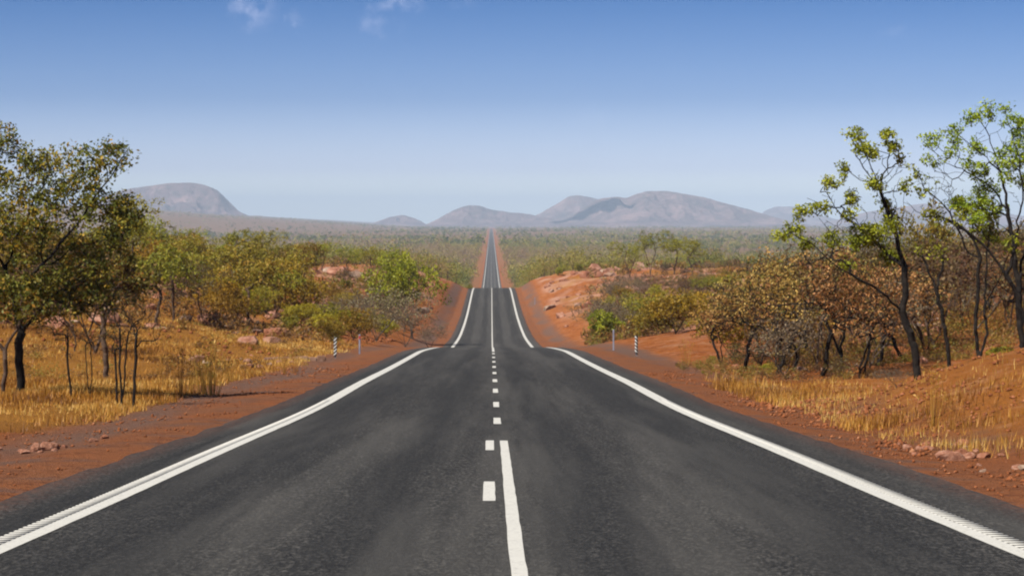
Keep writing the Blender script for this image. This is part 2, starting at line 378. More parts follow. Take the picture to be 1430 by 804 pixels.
c = mixc(t, mth(t, 'MULTIPLY', mrange(t, mth(t, 'ABSOLUTE', sx.outputs[0]), 4.0, 4.5), mrange(t, agg2, .42, .6, 0.05, .6)), c, (0.11, 0.042, 0.022))
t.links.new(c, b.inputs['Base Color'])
bump(t, b, agg, 0.9, 0.015)
rx = np.array([-4.5, -4.3, -3.8, -3, -2, -1, 0, 1, 2, 3, 3.8, 4.3, 4.5])
ry = rows[rows < 6600]
def crown_z(x): return 0.0
X, Y = np.meshgrid(rx, ry)
wob = np.where(np.abs(X) > 4.4, np.sign(X) * (fbm(Y / 1.2, X * 3, 77, 4) * 0.22), 0)
Zr = roadZ(Y) + 0.0
Vr = np.stack([X + wob, Y, Zr], -1).reshape(-1, 3)
ny, nx = X.shape
ii = (np.arange(ny - 1)[:, None] * nx + np.arange(nx - 1)[None, :]).ravel()
Fr = np.stack([ii, ii + 1, ii + nx + 1, ii + nx], 1)
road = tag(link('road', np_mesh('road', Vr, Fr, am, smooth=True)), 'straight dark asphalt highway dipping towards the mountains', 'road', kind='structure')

pm, t, b = mat('road_paint', 0.6, 0.4)
pos = objco(t)
w1 = noise(t, pos, 25, 4, 0.7); w2 = noise(t, pos, 3, 3)
c = mixc(t, mrange(t, w1, 0.5, 0.7, 0, 0.5), (0.50, 0.49, 0.455), (0.16, 0.15, 0.14))
c = mixc(t, mrange(t, w2, 0.45, 0.75, 0, 0.3), c, (0.43, 0.42, 0.395))
t.links.new(c, b.inputs['Base Color'])
def strip(x0, x1, y0, y1, lift=0.004):
    """verts and faces of a painted strip that follows the road surface"""
    ys = np.concatenate([[y0], rows[(rows > y0 + 0.01) & (rows < y1 - 0.01)], [y1]])
    jit = lambda k: fbm(ys * 1.7, ys * 0 + k, 90 + k, 3) * 0.012
    z = roadZ(ys) + lift
    V = np.concatenate([np.stack([x0 + jit(1), ys, z], 1), np.stack([x1 + jit(2), ys, z], 1)])
    n = len(ys); i = np.arange(n - 1)
    return V, np.stack([i, i + n, i + n + 1, i + 1], 1)
def join(parts):
    Vs, Fs, o = [], [], 0
    for V, F in parts: Vs.append(V); Fs.append(F + o); o += len(V)
    return np.concatenate(Vs), np.concatenate(Fs)
def box_np(x0, x1, y0, y1, z0, z1, zslope=0.0):
    V = np.array([[x0, y0, z0], [x1, y0, z0], [x1, y1, z0 + zslope], [x0, y1, z0 + zslope], [x0, y0, z1], [x1, y0, z1], [x1, y1, z1 + zslope], [x0, y1, z1 + zslope]], float)
    F = np.array([[0, 3, 2, 1], [4, 5, 6, 7], [0, 1, 5, 4], [1, 2, 6, 5], [2, 3, 7, 6], [3, 0, 4, 7]])
    return V, F
for sgn in (-1, 1):
    parts = []
    a, c_ = (3.42, 3.56)
    e0, e1 = sorted((sgn * a, sgn * c_)); o0, o1 = sorted((sgn * 3.56, sgn * 3.70))
    parts.append(strip(e0, e1, 2, 6500))
    parts.append(strip(o0, o1, 46, 6500, 0.0045))
    y = 4.0
    while y < 46:
        ln = 0.065 + 0.06 * max(0, (y - 15) / 30)
        zz = float(roadZ(y)); sl = float(roadZ(y + ln)) - zz
        parts.append(box_np(o0, o1 + (0 if sgn < 0 else 0), y, y + ln, zz + 0.001, zz + 0.007, sl))
        y += 0.16
    link('edge_line', np_mesh('edge_line', *join(parts), pm), road)
link('barrier_line', np_mesh('barrier_line', *join([strip(0.02, 0.125, 2, 29.6)]), pm), road)
dash = [strip(-0.175, -0.065, y0, y0 + 2.45) for y0 in (2.4, 10.5, 19.1, 27.2)]
dash += [strip(-0.06, 0.06, c0 - 1.25, c0 + 1.25) for c0 in (36.4, 43.9, 51.5, 59, 67, 75, 83, 91, 99)]
link('broken_line', np_mesh('broken_line', *join(dash), pm), road)
link('centre_line', np_mesh('centre_line', *join([strip(-0.06, 0.06, 104, 470)] + [strip(-0.05, 0.05, y0, y0 + 4) for y0 in range(480, 2400, 12)]), pm), road)

# ------------------------------------------------------------------ mountains
mm, t, b = mat('mountain_rock', 0.95, 0.1)
pos = objco(t)
a1 = noise(t, pos, 0.006, 6, 0.6); a2 = noise(t, pos, 0.03, 4, 0.65)
nz = N(t, 'ShaderNodeSeparateXYZ'); t.links.new(N(t, 'ShaderNodeNewGeometry').outputs['Normal'], nz.inputs[0])
c = rampn(t, a1, [(0.32, (0.07, 0.055, 0.055)), (0.5, (0.15, 0.10, 0.10)), (0.7, (0.28, 0.185, 0.175))])
c = mixc(t, mrange(t, a2, 0.45, 0.65, 0, 0.6), c, (0.055, 0.055, 0.045))
t.links.new(c, b.inputs['Base Color'])
bump(t, b, a2, 0.9, 25)
def mountain(name, label, D, prof, front, back, seed, gully=0.3):
    px, py = np.array(prof, float).T
    sx = CX + (px - VX) * D / FPX; sh = (VY - py) * D / FPX + CZ + 29.5 + 4
    n = 260
    gx = np.linspace(sx[0], sx[-1], n)
    hh = np.interp(gx, sx, sh)
    k = 3; hh = np.convolve(np.pad(hh, k, 'edge'), np.ones(2 * k + 1) / (2 * k + 1), 'valid')
    v = np.linspace(-1, 1, 150)
    GX, GV = np.meshgrid(gx, v)
    H = np.broadcast_to(hh, GX.shape)
    GY = D + np.where(GV < 0, GV * front, GV * back)
    q = 1 - np.abs(GV)
    shape = np.where(GV < 0, 0.45 * q + 0.55 * sstep(0, 1, q) ** 1.1, sstep(0, 1, q))
    L = max(sh)
    rid = 1 - 2 * np.abs(fbm(GX / (L * 1.1) + GV * 0.6, GY / (L * 3.0), seed, 5))
    rid2 = fbm(GX / (L * 0.45), GY / (L * 0.7), seed + 5, 6)
    Z = H * shape * (1 - gully * (1.0 - rid) * 3.2 * (1 - q ** 6)) + rid2 * L * 0.17 * q * (1 - 0.6 * q ** 4) - 70 * (1 - sstep(0, .1, q))
    V = np.stack([GX, GY, Z - 29.5 - 4], -1).reshape(-1, 3)
    ny, nx = GX.shape
    ii = (np.arange(ny - 1)[:, None] * nx + np.arange(nx - 1)[None, :]).ravel()
    F = np.stack([ii, ii + 1, ii + nx + 1, ii + nx], 1)
    tag(link(name, np_mesh(name, V, F, mm, smooth=True)), label, 'mountain', kind='structure')
mountain('mountain', 'flat topped mesa with a steep right end on the horizon', 9800, [(40, 318), (120, 288), (160, 268), (200, 258), (235, 254), (270, 253), (286, 256), (299, 262), (309, 272), (319, 284), (329, 293), (346, 301), (372, 309), (400, 320)], 800, 900, 5, 0.42)
mountain('mountain', 'smallest low rounded hill left of the road on the horizon', 11000, [(500, 320), (525, 310), (545, 303), (562, 300), (578, 304), (590, 310), (604, 320)], 500, 500, 15)
mountain('mountain', 'long sloping hill directly behind the far end of the road', 10400, [(575, 320), (600, 312), (620, 301), (640, 291), (655, 286), (668, 287), (685, 292), (710, 296), (740, 299), (770, 305), (810, 320)], 700, 600, 25)
mountain('mountain', 'pointed middle ridge half hidden behind the big dome mountain', 11600, [(725, 316), (750, 300), (770, 289), (785, 280), (796, 273), (812, 273), (830, 277), (850, 283), (880, 295), (910, 316)], 600, 700, 35)
mountain('mountain', 'widest dome shaped mountain with bluish gorge right of the road', 9900, [(742, 321), (765, 311), (790, 306), (815, 290), (838, 276), (862, 273), (874, 276), (890, 270), (905, 265), (925, 266), (950, 270), (985, 275), (1015, 284), (1045, 292), (1075, 302), (1100, 310), (1140, 321)], 900, 900, 45, 0.42)
mountain('mountain', 'faint distant blue hill right of the dome mountain', 14500, [(1040, 316), (1070, 294), (1085, 288), (1106, 288), (1130, 296), (1160, 304), (1210, 317)], 700, 700, 55)
mountain('mountain', 'long hazy ridge behind the roadside trees on the right', 12000, [(1130, 318), (1220, 294), (1290, 284), (1330, 289), (1400, 298), (1460, 304), (1560, 320)], 900, 900, 65)

# a small low cloud added unseen above the frame to shade the dome mountain's gorge
dome = [o_ for o_ in COL.objects if o_.name.startswith('mountain') and 'widest dome' in o_.get('label', '')][0]
Vs, Fs, o = [], [], 0
import bmesh
bm = bmesh.new(); bmesh.ops.create_icosphere(bm, subdivisions=3, radius=1.0)
iv = np.array([v.co[:] for v in bm.verts]); itf = np.array([[v.index for v in f.verts] for f in bm.faces]); bm.free()
rg = np.random.default_rng(77)
for px, py, rad_ in [(764, 307, 40), (777, 310, 44), (790, 308, 50), (803, 304, 58), (815, 299, 68), (827, 294, 76), (840, 289, 80), (852, 284, 74), (862, 280, 60)]:
    dr = Vector(((px - VX) / FPX, 1, (VY - py) / FPX)).normalized()
    ok, hit, *_ = dome.ray_cast(Vector((CX, 0, CZ)), dr)
    if not ok: continue
    c0 = np.array(hit + sd * 1900.0)
    for q in range(3):
        rr2 = rad_ * rg.uniform(.6, .95)
        V_ = c0 + rg.normal(0, rad_ * .28, 3) + iv * rr2 * np.array([1, 1, .6]) * (1 + .25 * fbm(iv[:, 0] * 2 + q * 9 + px, iv[:, 1] * 2 + iv[:, 2] * 1.7, 7, 3))[:, None]
        Vs.append(V_); Fs.append(itf + o); o += len(iv)
cmt, t, b = mat('shadow_cloud_white', 1.0, 0.0); b.inputs['Base Color'].default_value = (.85, .85, .87, 1)
tag(link('shadow_cloud', np_mesh('shadow_cloud', np.concatenate(Vs), np.concatenate(Fs), cmt, smooth=True)), 'small white cloud added unseen to shade the dome shaped mountain', 'shadow_cloud', kind='structure')

# ------------------------------------------------------------------ haze
hz = link('haze', np_mesh('haze', *box_np(-15600, 15600, -70, 34100, -220, 330), bpy.data.materials.new('haze_air')))
tag(hz, 'thin pale blue heat haze over the plain', 'haze', kind='stuff')
m = hz.data.materials[0]; m.use_nodes = True; t = m.node_tree; t.nodes.clear()
o = N(t, 'ShaderNodeOutputMaterial'); pv = N(t, 'ShaderNodeVolumePrincipled')
pv.inputs['Color'].default_value = (0.62, 0.77, 1.0, 1)
pv.inputs['Density'].default_value = 8.2e-5
pv.inputs['Anisotropy'].default_value = -0.2
t.links.new(pv.outputs[0], o.inputs['Volume'])

# ------------------------------------------------------------------ tree kit
def resample(P, step, jit, rg):
    P = [np.array(p, float) for p in P]; out = [P[0]]
    for a, b_ in zip(P[:-1], P[1:]):
        n = max(1, int(round(np.linalg.norm(b_ - a) / step)))
        for k in range(1, n + 1):
            q = a + (b_ - a) * k / n
            out.append(q + (rg.normal(0, jit, 3) if k < n else rg.normal(0, jit * 0.5, 3)))
    return out
def skeleton(limbs, attractors, rg, step=0.3, jit=0.03, r_tip=0.006, power=0.5, minz=0.25, r_base=None):
    pos, par, wt = [], [], []
    for li, P in enumerate(limbs):
        Q = resample(P, step, jit, rg)
        if not pos:
            pos.append(Q[0]); par.append(-1); wt.append(0); last = 0; Q = Q[1:]
        else:
            A = np.array(pos); last = int(np.argmin(((A - Q[0]) ** 2).sum(1)))
            if np.linalg.norm(A[last] - Q[0]) < step * 0.6: Q = Q[1:]
        for q in Q:
            pos.append(q); par.append(last); wt.append(0); last = len(pos) - 1
    A = np.array(attractors, float).reshape(-1, 3)
    if len(A):
        P0 = np.array(pos)
        d0 = np.array([((P0 - a) ** 2).sum(1).min() for a in A])
        zmin = minz * max(P0[:, 2].max(), A[:, 2].max() * 0.5)
        for k in np.argsort(d0):
            a = A[k]; P = np.array(pos)
            dz = P[:, 2] - a[2]
            cost = np.linalg.norm(P - a, axis=1) + 0.7 * np.maximum(0, dz + 0.15) + np.where(P[:, 2] < zmin, 3 + zmin - P[:, 2], 0)
            i = int(np.argmin(cost)); p = P[i]; d = np.linalg.norm(a - p)
            pd = p - P[par[i]] if par[i] >= 0 else np.array([0, 0, 1.0]); pd = pd / (np.linalg.norm(pd) + 1e-6)
            ctrl = p + (pd * 0.35 + np.array([0, 0, 0.12])) * d
            n = max(2, int(d / step)); last = i
            for s_ in range(1, n + 1):
                u = s_ / n
                q = (1 - u) ** 2 * p + 2 * u * (1 - u) * ctrl + u * u * a
                if s_ < n: q = q + rg.normal(0, jit * 1.2, 3)
                pos.append(q); par.append(last); wt.append(0); last = len(pos) - 1
    pos = np.array(pos); par = np.array(par)
    cnt = np.zeros(len(pos)); haschild = np.zeros(len(pos), bool)
    haschild[par[par >= 0]] = True
    cnt[~haschild] = 1
    for i in range(len(pos) - 1, 0, -1): cnt[par[i]] += cnt[i]
    rad = r_tip * cnt ** power
    if r_base is not None: rad = r_tip + (rad - r_tip) * (r_base - r_tip) / max(1e-6, rad[0] - r_tip)
    return pos, par, rad
def tubes(pos, par, rad, flare=1.25):
    n = len(pos)
    D = np.zeros((n, 3))
    for i in range(n):
        D[i] = pos[i] - pos[par[i]] if par[i] >= 0 else (0, 0, 1)
    D /= np.linalg.norm(D, axis=1, keepdims=True) + 1e-9
    ref = np.where(np.abs(D[:, 2:3]) > 0.9, np.array([[1.0, 0, 0]]), np.array([[0, 0, 1.0]]))
    U = np.cross(D, ref); U /= np.linalg.norm(U, axis=1, keepdims=True) + 1e-9
    Wv = np.cross(D, U)
    Vs, Fs, o = [], [], 0
    for big in (True, False):
        k = 8 if big else 4
        idx = np.array([i for i in range(n) if par[i] >= 0 and ((rad[i] > 0.03) == big)])
        if len(idx) == 0: continue
        an = np.arange(k) * 2 * math.pi / k
        ca, sa = np.cos(an)[None, :, None], np.sin(an)[None, :, None]
        p = par[idx]
        rp = np.minimum(rad[p], rad[idx] * 1.35)
        rp = np.where(par[p] < 0, rad[p] * flare, rp)
        Us, Ws = U[idx][:, None, :], Wv[idx][:, None, :]
        ringA = pos[p][:, None, :] + rp[:, None, None] * (ca * Us + sa * Ws)
        ringB = (pos[idx] + D[idx] * rad[idx][:, None] * 0.25)[:, None, :] + rad[idx][:, None, None] * (ca * Us + sa * Ws)
        V = np.concatenate([ringA, ringB], 1).reshape(-1, 3)
        m = len(idx); base = (np.arange(m) * 2 * k)[:, None]
        j = np.arange(k)[None, :]; j2 = (j + 1) % k
        F = np.stack([base + j, base + j2, base + k + j2, base + k + j], -1).reshape(-1, 4)
        Vs.append(V); Fs.append(F + o); o += len(V)
    return np.concatenate(Vs), np.concatenate(Fs)
def leaves(C, size, rg, aspect=0.5, up=0.0, var=None, jitter=0.35):
    n = len(C)
    D = rg.normal(0, 1, (n, 3)); D[:, 2] -= up * 0.6; D /= np.linalg.norm(D, axis=1, keepdims=True)
    Q = rg.normal(0, 1, (n, 3)); S_ = np.cross(D, Q); S_ /= np.linalg.norm(S_, axis=1, keepdims=True) + 1e-9
    Nn = np.cross(D, S_)
    l = size * (1 + rg.uniform(-jitter, jitter, n))[:, None]; w = l * aspect
    V = np.stack([C - D * l / 2, C + S_ * w / 2 + Nn * l * 0.08, C + D * l / 2, C - S_ * w / 2 + Nn * l * 0.08], 1).reshape(-1, 3)
    F = np.arange(n * 4).reshape(n, 4)
    v = rg.uniform(0, 1, n) if var is None else np.clip(var + rg.normal(0, 0.14, n), 0, 1)
    return V, F, v
def leaf_cloud(A, per, rc, rg, flat=0.75):
    """leaf centres round each twig end, with a colour value shared by the clump"""
    A = np.asarray(A, float)
    k = np.maximum(1, rg.poisson(per, len(A)))
    C = np.repeat(A, k, 0); v = np.repeat(rg.uniform(0.1, 0.9, len(A)), k)
    r = np.repeat(rc * rg.uniform(0.6, 1.35, len(A)), k)[:, None]
    off = rg.normal(0, 1, C.shape); off /= np.linalg.norm(off, axis=1, keepdims=True)
    off *= rg.uniform(0, 1, (len(C), 1)) ** 0.45
    off[:, 2] *= flat
    return C + off * r, v
def ell_pts(n, c, r, rg, shell=0.5):
    d = rg.normal(0, 1, (n, 3)); d /= np.linalg.norm(d, axis=1, keepdims=True)
    return np.array(c) + d * np.array(r) * (rg.uniform(shell ** 3, 1, (n, 1)) ** (1 / 3))
def make_thing(name, cat, wood, leaf, wm, lm, wood_name='trunk', leaf_name='crown'):
    root = bpy.data.objects.new(name, None); COL.objects.link(root); root['category'] = cat
    root.empty_display_size = 0.3
    if wood is not None: link(wood_name, np_mesh(wood_name, *wood, wm, smooth=True), root)
    if leaf is not None:
        V, F, v = leaf
        link(leaf_name, np_mesh(leaf_name, V, F, lm, attrs={'v': v}), root)
    return root

bark_black = bark_mat('charred_bark', (0.006, 0.005, 0.005), (0.026, 0.020, 0.016))
bark_brown = bark_mat('brown_bark', (0.045, 0.028, 0.02), (0.13, 0.085, 0.06))
bark_grey = bark_mat('grey_bark', (0.07, 0.052, 0.04), (0.17, 0.135, 0.105))
bark_pale = bark_mat('pale_bark', (0.25, 0.2, 0.16), (0.5, 0.43, 0.36), 2)
lf_olive = leaf_mat('olive_leaf', [(0.11, 0.10, 0.012), (0.21, 0.18, 0.018), (0.29, 0.235, 0.025), (0.36, 0.22, 0.03)])
lf_left = leaf_mat('broad_olive_leaf', [(0.055, 0.06, 0.012), (0.11, 0.115, 0.017), (0.17, 0.155, 0.022), (0.24, 0.17, 0.025), (0.44, 0.21, 0.025)])
lf_green = leaf_mat('fresh_green_leaf', [(0.10, 0.14, 0.010), (0.20, 0.26, 0.014), (0.32, 0.37, 0.02)])
lf_mid = leaf_mat('mid_green_leaf', [(0.13, 0.135, 0.012), (0.25, 0.245, 0.018), (0.38, 0.35, 0.028)], 0.35, 0.07)
lf_bright = leaf_mat('bright_green_leaf', [(0.14, 0.17, 0.012), (0.26, 0.29, 0.018), (0.40, 0.41, 0.025)], 0.35, 0.03)
lf_yellow = leaf_mat('yellow_olive_leaf', [(0.18, 0.14, 0.010), (0.29, 0.215, 0.014), (0.40, 0.29, 0.018)])
lf_rust = leaf_mat('dry_rust_leaf', [(0.12, 0.12, 0.022), (0.22, 0.13, 0.03), (0.36, 0.21, 0.05), (0.48, 0.34, 0.11)])
lf_brown = leaf_mat('dead_brown_leaf', [(0.075, 0.045, 0.02), (0.14, 0.08, 0.03), (0.13, 0.11, 0.03)])
lf_grey = leaf_mat('grey_twig_leaf', [(0.13, 0.095, 0.055), (0.20, 0.15, 0.085), (0.18, 0.15, 0.06)])
lf_straw = leaf_mat('dry_stalk', [(0.22, 0.085, 0.015), (0.36, 0.165, 0.028), (0.44, 0.25, 0.06)], 0.2, 0.05)

def P3(px, py, y, base, dy=0.0):
    """a point seen in a given direction at a given distance, relative to a tree's base"""
    yy = y + dy
    return (CX + (px - VX) * yy / FPX - base[0], yy - base[1], CZ - (py - VY) * yy / FPX - base[2])

# --- the near left tree: two stems, wide olive crown reaching out of frame
def near_tree(name, label, basepx, y, limbs_px, blobs, n_attr, per, rc, lsize, lm, wm, seed, r_base, r_tip=0.006, extra=None, step=0.2, shell=0.3, bare=(), n_bare=0):
    rg = np.random.default_rng(seed)
    base = at(basepx, y)
    limbs = []
    for L in limbs_px:
        limbs.append([P3(p[0], p[1], y, base, p[2] if len(p) > 2 else 0) for p in L])
    limbs[0][0] = (0, 0, -0.15)
    A = []
    tot = sum(w for *_, w in blobs)
    for (px, py, rpx, rpy, dy, w) in blobs:
        k = max(1, int(round(n_attr * w / tot)))
        s = y / FPX
        A.append(ell_pts(k, P3(px, py, y, base, dy), (rpx * s, max(rpx, rpy) * s * 0.9, rpy * s), rg, shell))
    A = np.concatenate(A)
    B = A
    if n_bare:
        s = y / FPX
        B = np.concatenate([A] + [ell_pts(n_bare // len(bare), P3(px, py, y, base), (rpx * s, rpx * s * .9, rpy * s), rg, .1) for (px, py, rpx, rpy) in bare])
    pos, par, rad = skeleton(limbs, B, rg, step=step, jit=0.022, r_tip=r_tip, r_base=r_base, power=0.66)
    C, v = leaf_cloud(A, per, rc, rg)
    leaf = leaves(C, lsize, rg, 0.55, var=v)
    root = make_thing(name, 'tree', tubes(pos, par, rad), leaf, wm, lm)
    root.location = base
    root['label'] = label
    return root

near_tree('savanna_tree', 'big broad olive tree overhanging the straw grass, its crown leaving the frame', 31, 48,
    [[(31, 557), (29, 520), (28, 490), (30, 465), (22, 420), (10, 380), (-15, 330), (-30, 280)],
     [(30, 465), (52, 440), (70, 415), (110, 390, .5), (140, 370, .8)],
     [(22, 420), (50, 380, -.5), (80, 350, -.6), (118, 300, -.4), (150, 255, -.3), (182, 205, -.2)],
     [(10, 380), (25, 330, .6), (55, 270, .8), (75, 230, .6)],
     [(22, 430), (-30, 400, -.5), (-90, 380, -.5), (-140, 330, 0)]],
    [(20, 235, 62, 40, .3, 1.2), (95, 240, 70, 34, 0, 1.3), (160, 218, 30, 22, -.2, .4), (20, 300, 80, 45, -.3, 1.7), (110, 300, 78, 42, -.2, 1.5), (172, 300, 30, 32, .2, .45), (40, 370, 85, 50, .2, 1.6), (120, 370, 62, 42, .4, 1.1), (165, 350, 30, 30, 0, .35),
     (-70, 290, 70, 90, 0, 1.6), (-120, 350, 60, 60, 0, .8), (2, 190, 20, 16, 0, .25), (60, 420, 65, 32, .3, .8), (0, 425, 50, 32, -.4, .7), (130, 415, 55, 30, .4, .6)], 920, 24, 0.25, 0.09, lf_left, bark_black, 101, 0.095, bare=[(90, 320, 90, 80), (140, 400, 60, 40)], n_bare=160)
near_tree('savanna_tree', 'leaning thin tree with a forked trunk behind the big broad olive tree', 149, 62,
    [[(149, 492), (146, 465), (143, 440), (150, 415), (160, 390)], [(145, 462), (128, 442), (108, 426), (90, 400)], [(150, 415), (175, 390), (190, 370)]],
    [(165, 400, 40, 25, 0, 1), (110, 400, 35, 25, .3, .7), (195, 385, 25, 30, .2, .6), (150, 370, 45, 25, 0, .8)], 130, 16, 0.28, 0.12, lf_left, bark_brown, 102, 0.08)
near_tree('savanna_tree', 'thin dark stem with few leaves close beside the big broad olive trunk', 4, 47,
    [[(4, 565), (8, 520), (5, 490), (18, 470), (35, 440)], [(5, 490), (-10, 450), (-25, 420)]],
    [(35, 425, 30, 22, 0, 1), (-20, 400, 30, 25, 0, 1)], 50, 12, 0.25, 0.11, lf_left, bark_brown, 103, 0.05)

# --- near right trees: dark crooked limbs with small bright tufts
T1 = [(1200, 192, 9, 8), (1210, 208, 16, 9), (1192, 186, 8, 6), (1243, 188, 9, 7), (1250, 205, 8, 10), (1237, 196, 6, 8), (1216, 218, 8, 8), (1227, 256, 12, 10), (1158, 256, 11, 8), (1177, 240, 5, 14), (1190, 278, 8, 12), (1132, 292, 14, 8), (1118, 298, 6, 10),
      (1108, 322, 10, 9), (1090, 330, 12, 6), (1243, 300, 10, 10), (1185, 302, 8, 8), (1150, 290, 8, 7), (1160, 335, 12, 10), (1205, 325, 20, 14), (1225, 330, 16, 14), (1245, 315, 10, 12), (1250, 365, 14, 8), (1240, 352, 10, 12), (1125, 338, 10, 8), (1265, 260, 6, 8), (1235, 285, 8, 8), (1200, 340, 16, 10), (1183, 372, 8, 6), (1258, 220, 5, 9)]
near_tree('savanna_tree', 'crooked black tree with a long low left limb and sparse bright green tufts', 1287, 50,
    [[(1287, 542), (1281, 500), (1274, 465), (1262, 436), (1266, 400), (1263, 372), (1254, 335), (1240, 296), (1228, 262), (1218, 235), (1205, 210)],
     [(1262, 436), (1240, 414, -.3), (1205, 392, -.6), (1170, 372, -.8), (1135, 340, -1), (1112, 330, -1)],
     [(1262, 372), (1235, 350, .4), (1205, 322, .6), (1175, 300, .6), (1155, 268, .4)],
     [(1228, 262), (1240, 235, .2), (1244, 200, .3)], [(1254, 335), (1262, 300, .5), (1264, 268, .6)],
     [(1228, 262), (1205, 235, -.3), (1190, 195, -.3)], [(1262, 412), (1245, 395, .5), (1228, 372, .7), (1232, 345, .7)]],
    [(a, b_, c_, d_, random.Random(i).uniform(-.5, .5), c_ * d_) for i, (a, b_, c_, d_) in enumerate(T1)], 330, 24, 0.17, 0.074, lf_green, bark_black, 111, 0.088, 0.005, bare=[(1195, 300, 75, 60), (1180, 345, 70, 35), (1235, 240, 40, 50), (1255, 340, 30, 60)], n_bare=240)
T2 = [(1375, 158, 14, 14), (1400, 150, 8, 8), (1353, 165, 9, 10), (1362, 205, 14, 12), (1415, 168, 16, 12), (1335, 180, 10, 8), (1332, 198, 9, 14), (1296, 196, 12, 9), (1312, 188, 6, 8), (1303, 224, 12, 8), (1365, 240, 18, 12), (1343, 282, 16, 10), (1380, 265, 20, 14), (1375, 285, 18, 14), (1420, 215, 14, 22), (1400, 220, 12, 12), (1410, 240, 12, 16), (1370, 305, 14, 10), (1395, 295, 10, 12), (1430, 180, 16, 18), (1440, 240, 18, 30), (1350, 228, 8, 8), (1322, 215, 8, 8), (1455, 200, 25, 30), (1470, 270, 30, 40)]
near_tree('savanna_tree', 'tall dark tree at the frame edge with bright green tufts against the sky', 1431, 58,
    [[(1431, 500), (1429, 468), (1425, 430), (1424, 392), (1418, 345), (1408, 292), (1398, 240), (1382, 190), (1360, 158)],
     [(1408, 292), (1385, 262, .3), (1352, 240, .5), (1318, 226, .5), (1300, 205, .4)], [(1398, 240), (1372, 215, -.3), (1340, 190, -.4)], [(1424, 392), (1436, 340, .4), (1450, 270, .6), (1455, 210, .6)], [(1418, 345), (1430, 280, -.4), (1424, 220, -.5), (1405, 160, -.4)]],
    [(a, b_, c_, d_, random.Random(i + 50).uniform(-.6, .6), c_ * d_) for i, (a, b_, c_, d_) in enumerate(T2)], 430, 24, 0.19, 0.082, lf_green, bark_black, 112, 0.085, 0.005, bare=[(1330, 240, 50, 50), (1390, 230, 45, 70), (1375, 310, 40, 40)], n_bare=210)
near_tree('savanna_tree', 'twin stemmed dark tree forking low in a narrow V beside a small green bush', 1372, 60,
    [[(1372, 505), (1366, 470), (1364, 440), (1368, 392), (1371, 360), (1362, 335), (1338, 312), (1308, 300)],
     [(1372, 500), (1381, 465), (1377, 430), (1379, 364), (1384, 320), (1378, 290)], [(1371, 360), (1352, 352, .3), (1345, 330, .4), (1322, 290, .5), (1290, 262, .5), (1275, 235, .5)], [(1378, 430), (1400, 385, -.3), (1412, 350, -.4)]],
    [(1365, 300, 28, 24, 0, 1.2), (1345, 285, 16, 12, .2, .5), (1300, 300, 14, 8, 0, .2), (1275, 240, 18, 14, .5, .15), (1380, 330, 20, 14, 0, .5), (1290, 262, 24, 14, .5, .15), (1412, 345, 14, 12, -.3, .3)], 130, 16, 0.16, 0.10, lf_green, bark_black, 113, 0.07, 0.005, bare=[(1330, 300, 50, 40), (1390, 380, 30, 50), (1300, 280, 40, 40)], n_bare=150)
near_tree('savanna_tree', 'leaning bare dark stem crossing in front of the twin stemmed tree', 1446, 52,
    [[(1446, 520), (1436, 450), (1425, 415), (1406, 382), (1390, 361), (1372, 340), (1350, 322), (1300, 296)], [(1406, 382), (1415, 360), (1422, 335)]],
    [(1330, 308, 25, 12, 0, 1), (1415, 340, 14, 12, 0, 1)], 26, 3, 0.12, 0.09, lf_mid, bark_black, 114, 0.055, 0.006)
near_tree('savanna_tree', 'thin straight black pole tree between the crooked tree and the twin stems', 1331, 58,
    [[(1331, 522), (1325, 480), (1318, 440), (1308, 405), (1296, 375), (1288, 350)], [(1308, 405), (1316, 380), (1320, 350)]],
    [(1292, 350, 16, 10, 0, 1), (1318, 352, 14, 12, 0, 1)], 24, 6, 0.15, 0.09, lf_mid, bark_black, 115, 0.055, 0.006)

# ------------------------------------------------------------------ procedural kinds
def proc_tree(name, cat, seed, H, crown, stems=1, trunk_h=0.45, n_attr=70, per=12, rc=0.4, lsize=0.16, lm=None, wm=None, r_base=0.08, lean=0.15, spread=0.5, r_tip=0.006, aspect=0.55, shell=0.35, step=0.35, jit=0.035):
    """crown: list of (x, y, z, rx, ry, rz) as fractions of H"""
    rg = np.random.default_rng(seed)
    limbs = []
    for s in range(stems):
        a = rg.uniform(0, 6.28); k = spread if stems > 1 else lean
        tx, ty = math.cos(a) * k * trunk_h * H, math.sin(a) * k * trunk_h * H
        p = [(0, 0, -0.2)] if s == 0 else [(0, 0, 0.05)]
        p += [(tx * 0.4 + rg.normal(0, .04) * H * .3, ty * 0.4 + rg.normal(0, .04) * H * .3, trunk_h * H * 0.5), (tx, ty, trunk_h * H)]
        limbs.append(p)
    A = []
    tot = sum(c[3] * c[4] * c[5] for c in crown)
    for c in crown:
        k = max(3, int(n_attr * c[3] * c[4] * c[5] / tot))
        A.append(ell_pts(k, np.array(c[:3]) * H, np.array(c[3:]) * H, rg, shell))
    A = np.concatenate(A); A[:, 2] = np.maximum(A[:, 2], 0.12)
    pos, par, rad = skeleton(limbs, A, rg, step=step, jit=jit, r_tip=r_tip, r_base=r_base, minz=0.3 if stems == 1 else 0.1, power=0.6)
    leaf = None
    if per > 0:
        C, v = leaf_cloud(A, per, rc, rg)
        leaf = leaves(C, lsize, rg, aspect, var=v)
    return make_thing(name, cat, tubes(pos, par, rad), leaf, wm, lm)

def rand_crown(rg, n, zc, spread, r):
    return [(rg.normal(0, spread), rg.normal(0, spread), zc + rg.normal(0, 0.07), r * rg.uniform(.7, 1.2), r * rg.uniform(.7, 1.2), r * rg.uniform(.55, .85)) for _ in range(n)]
rg0 = np.random.default_rng(55)
KIND = {}
def kind(key, builder): KIND.setdefault(key, []).append([builder, False])
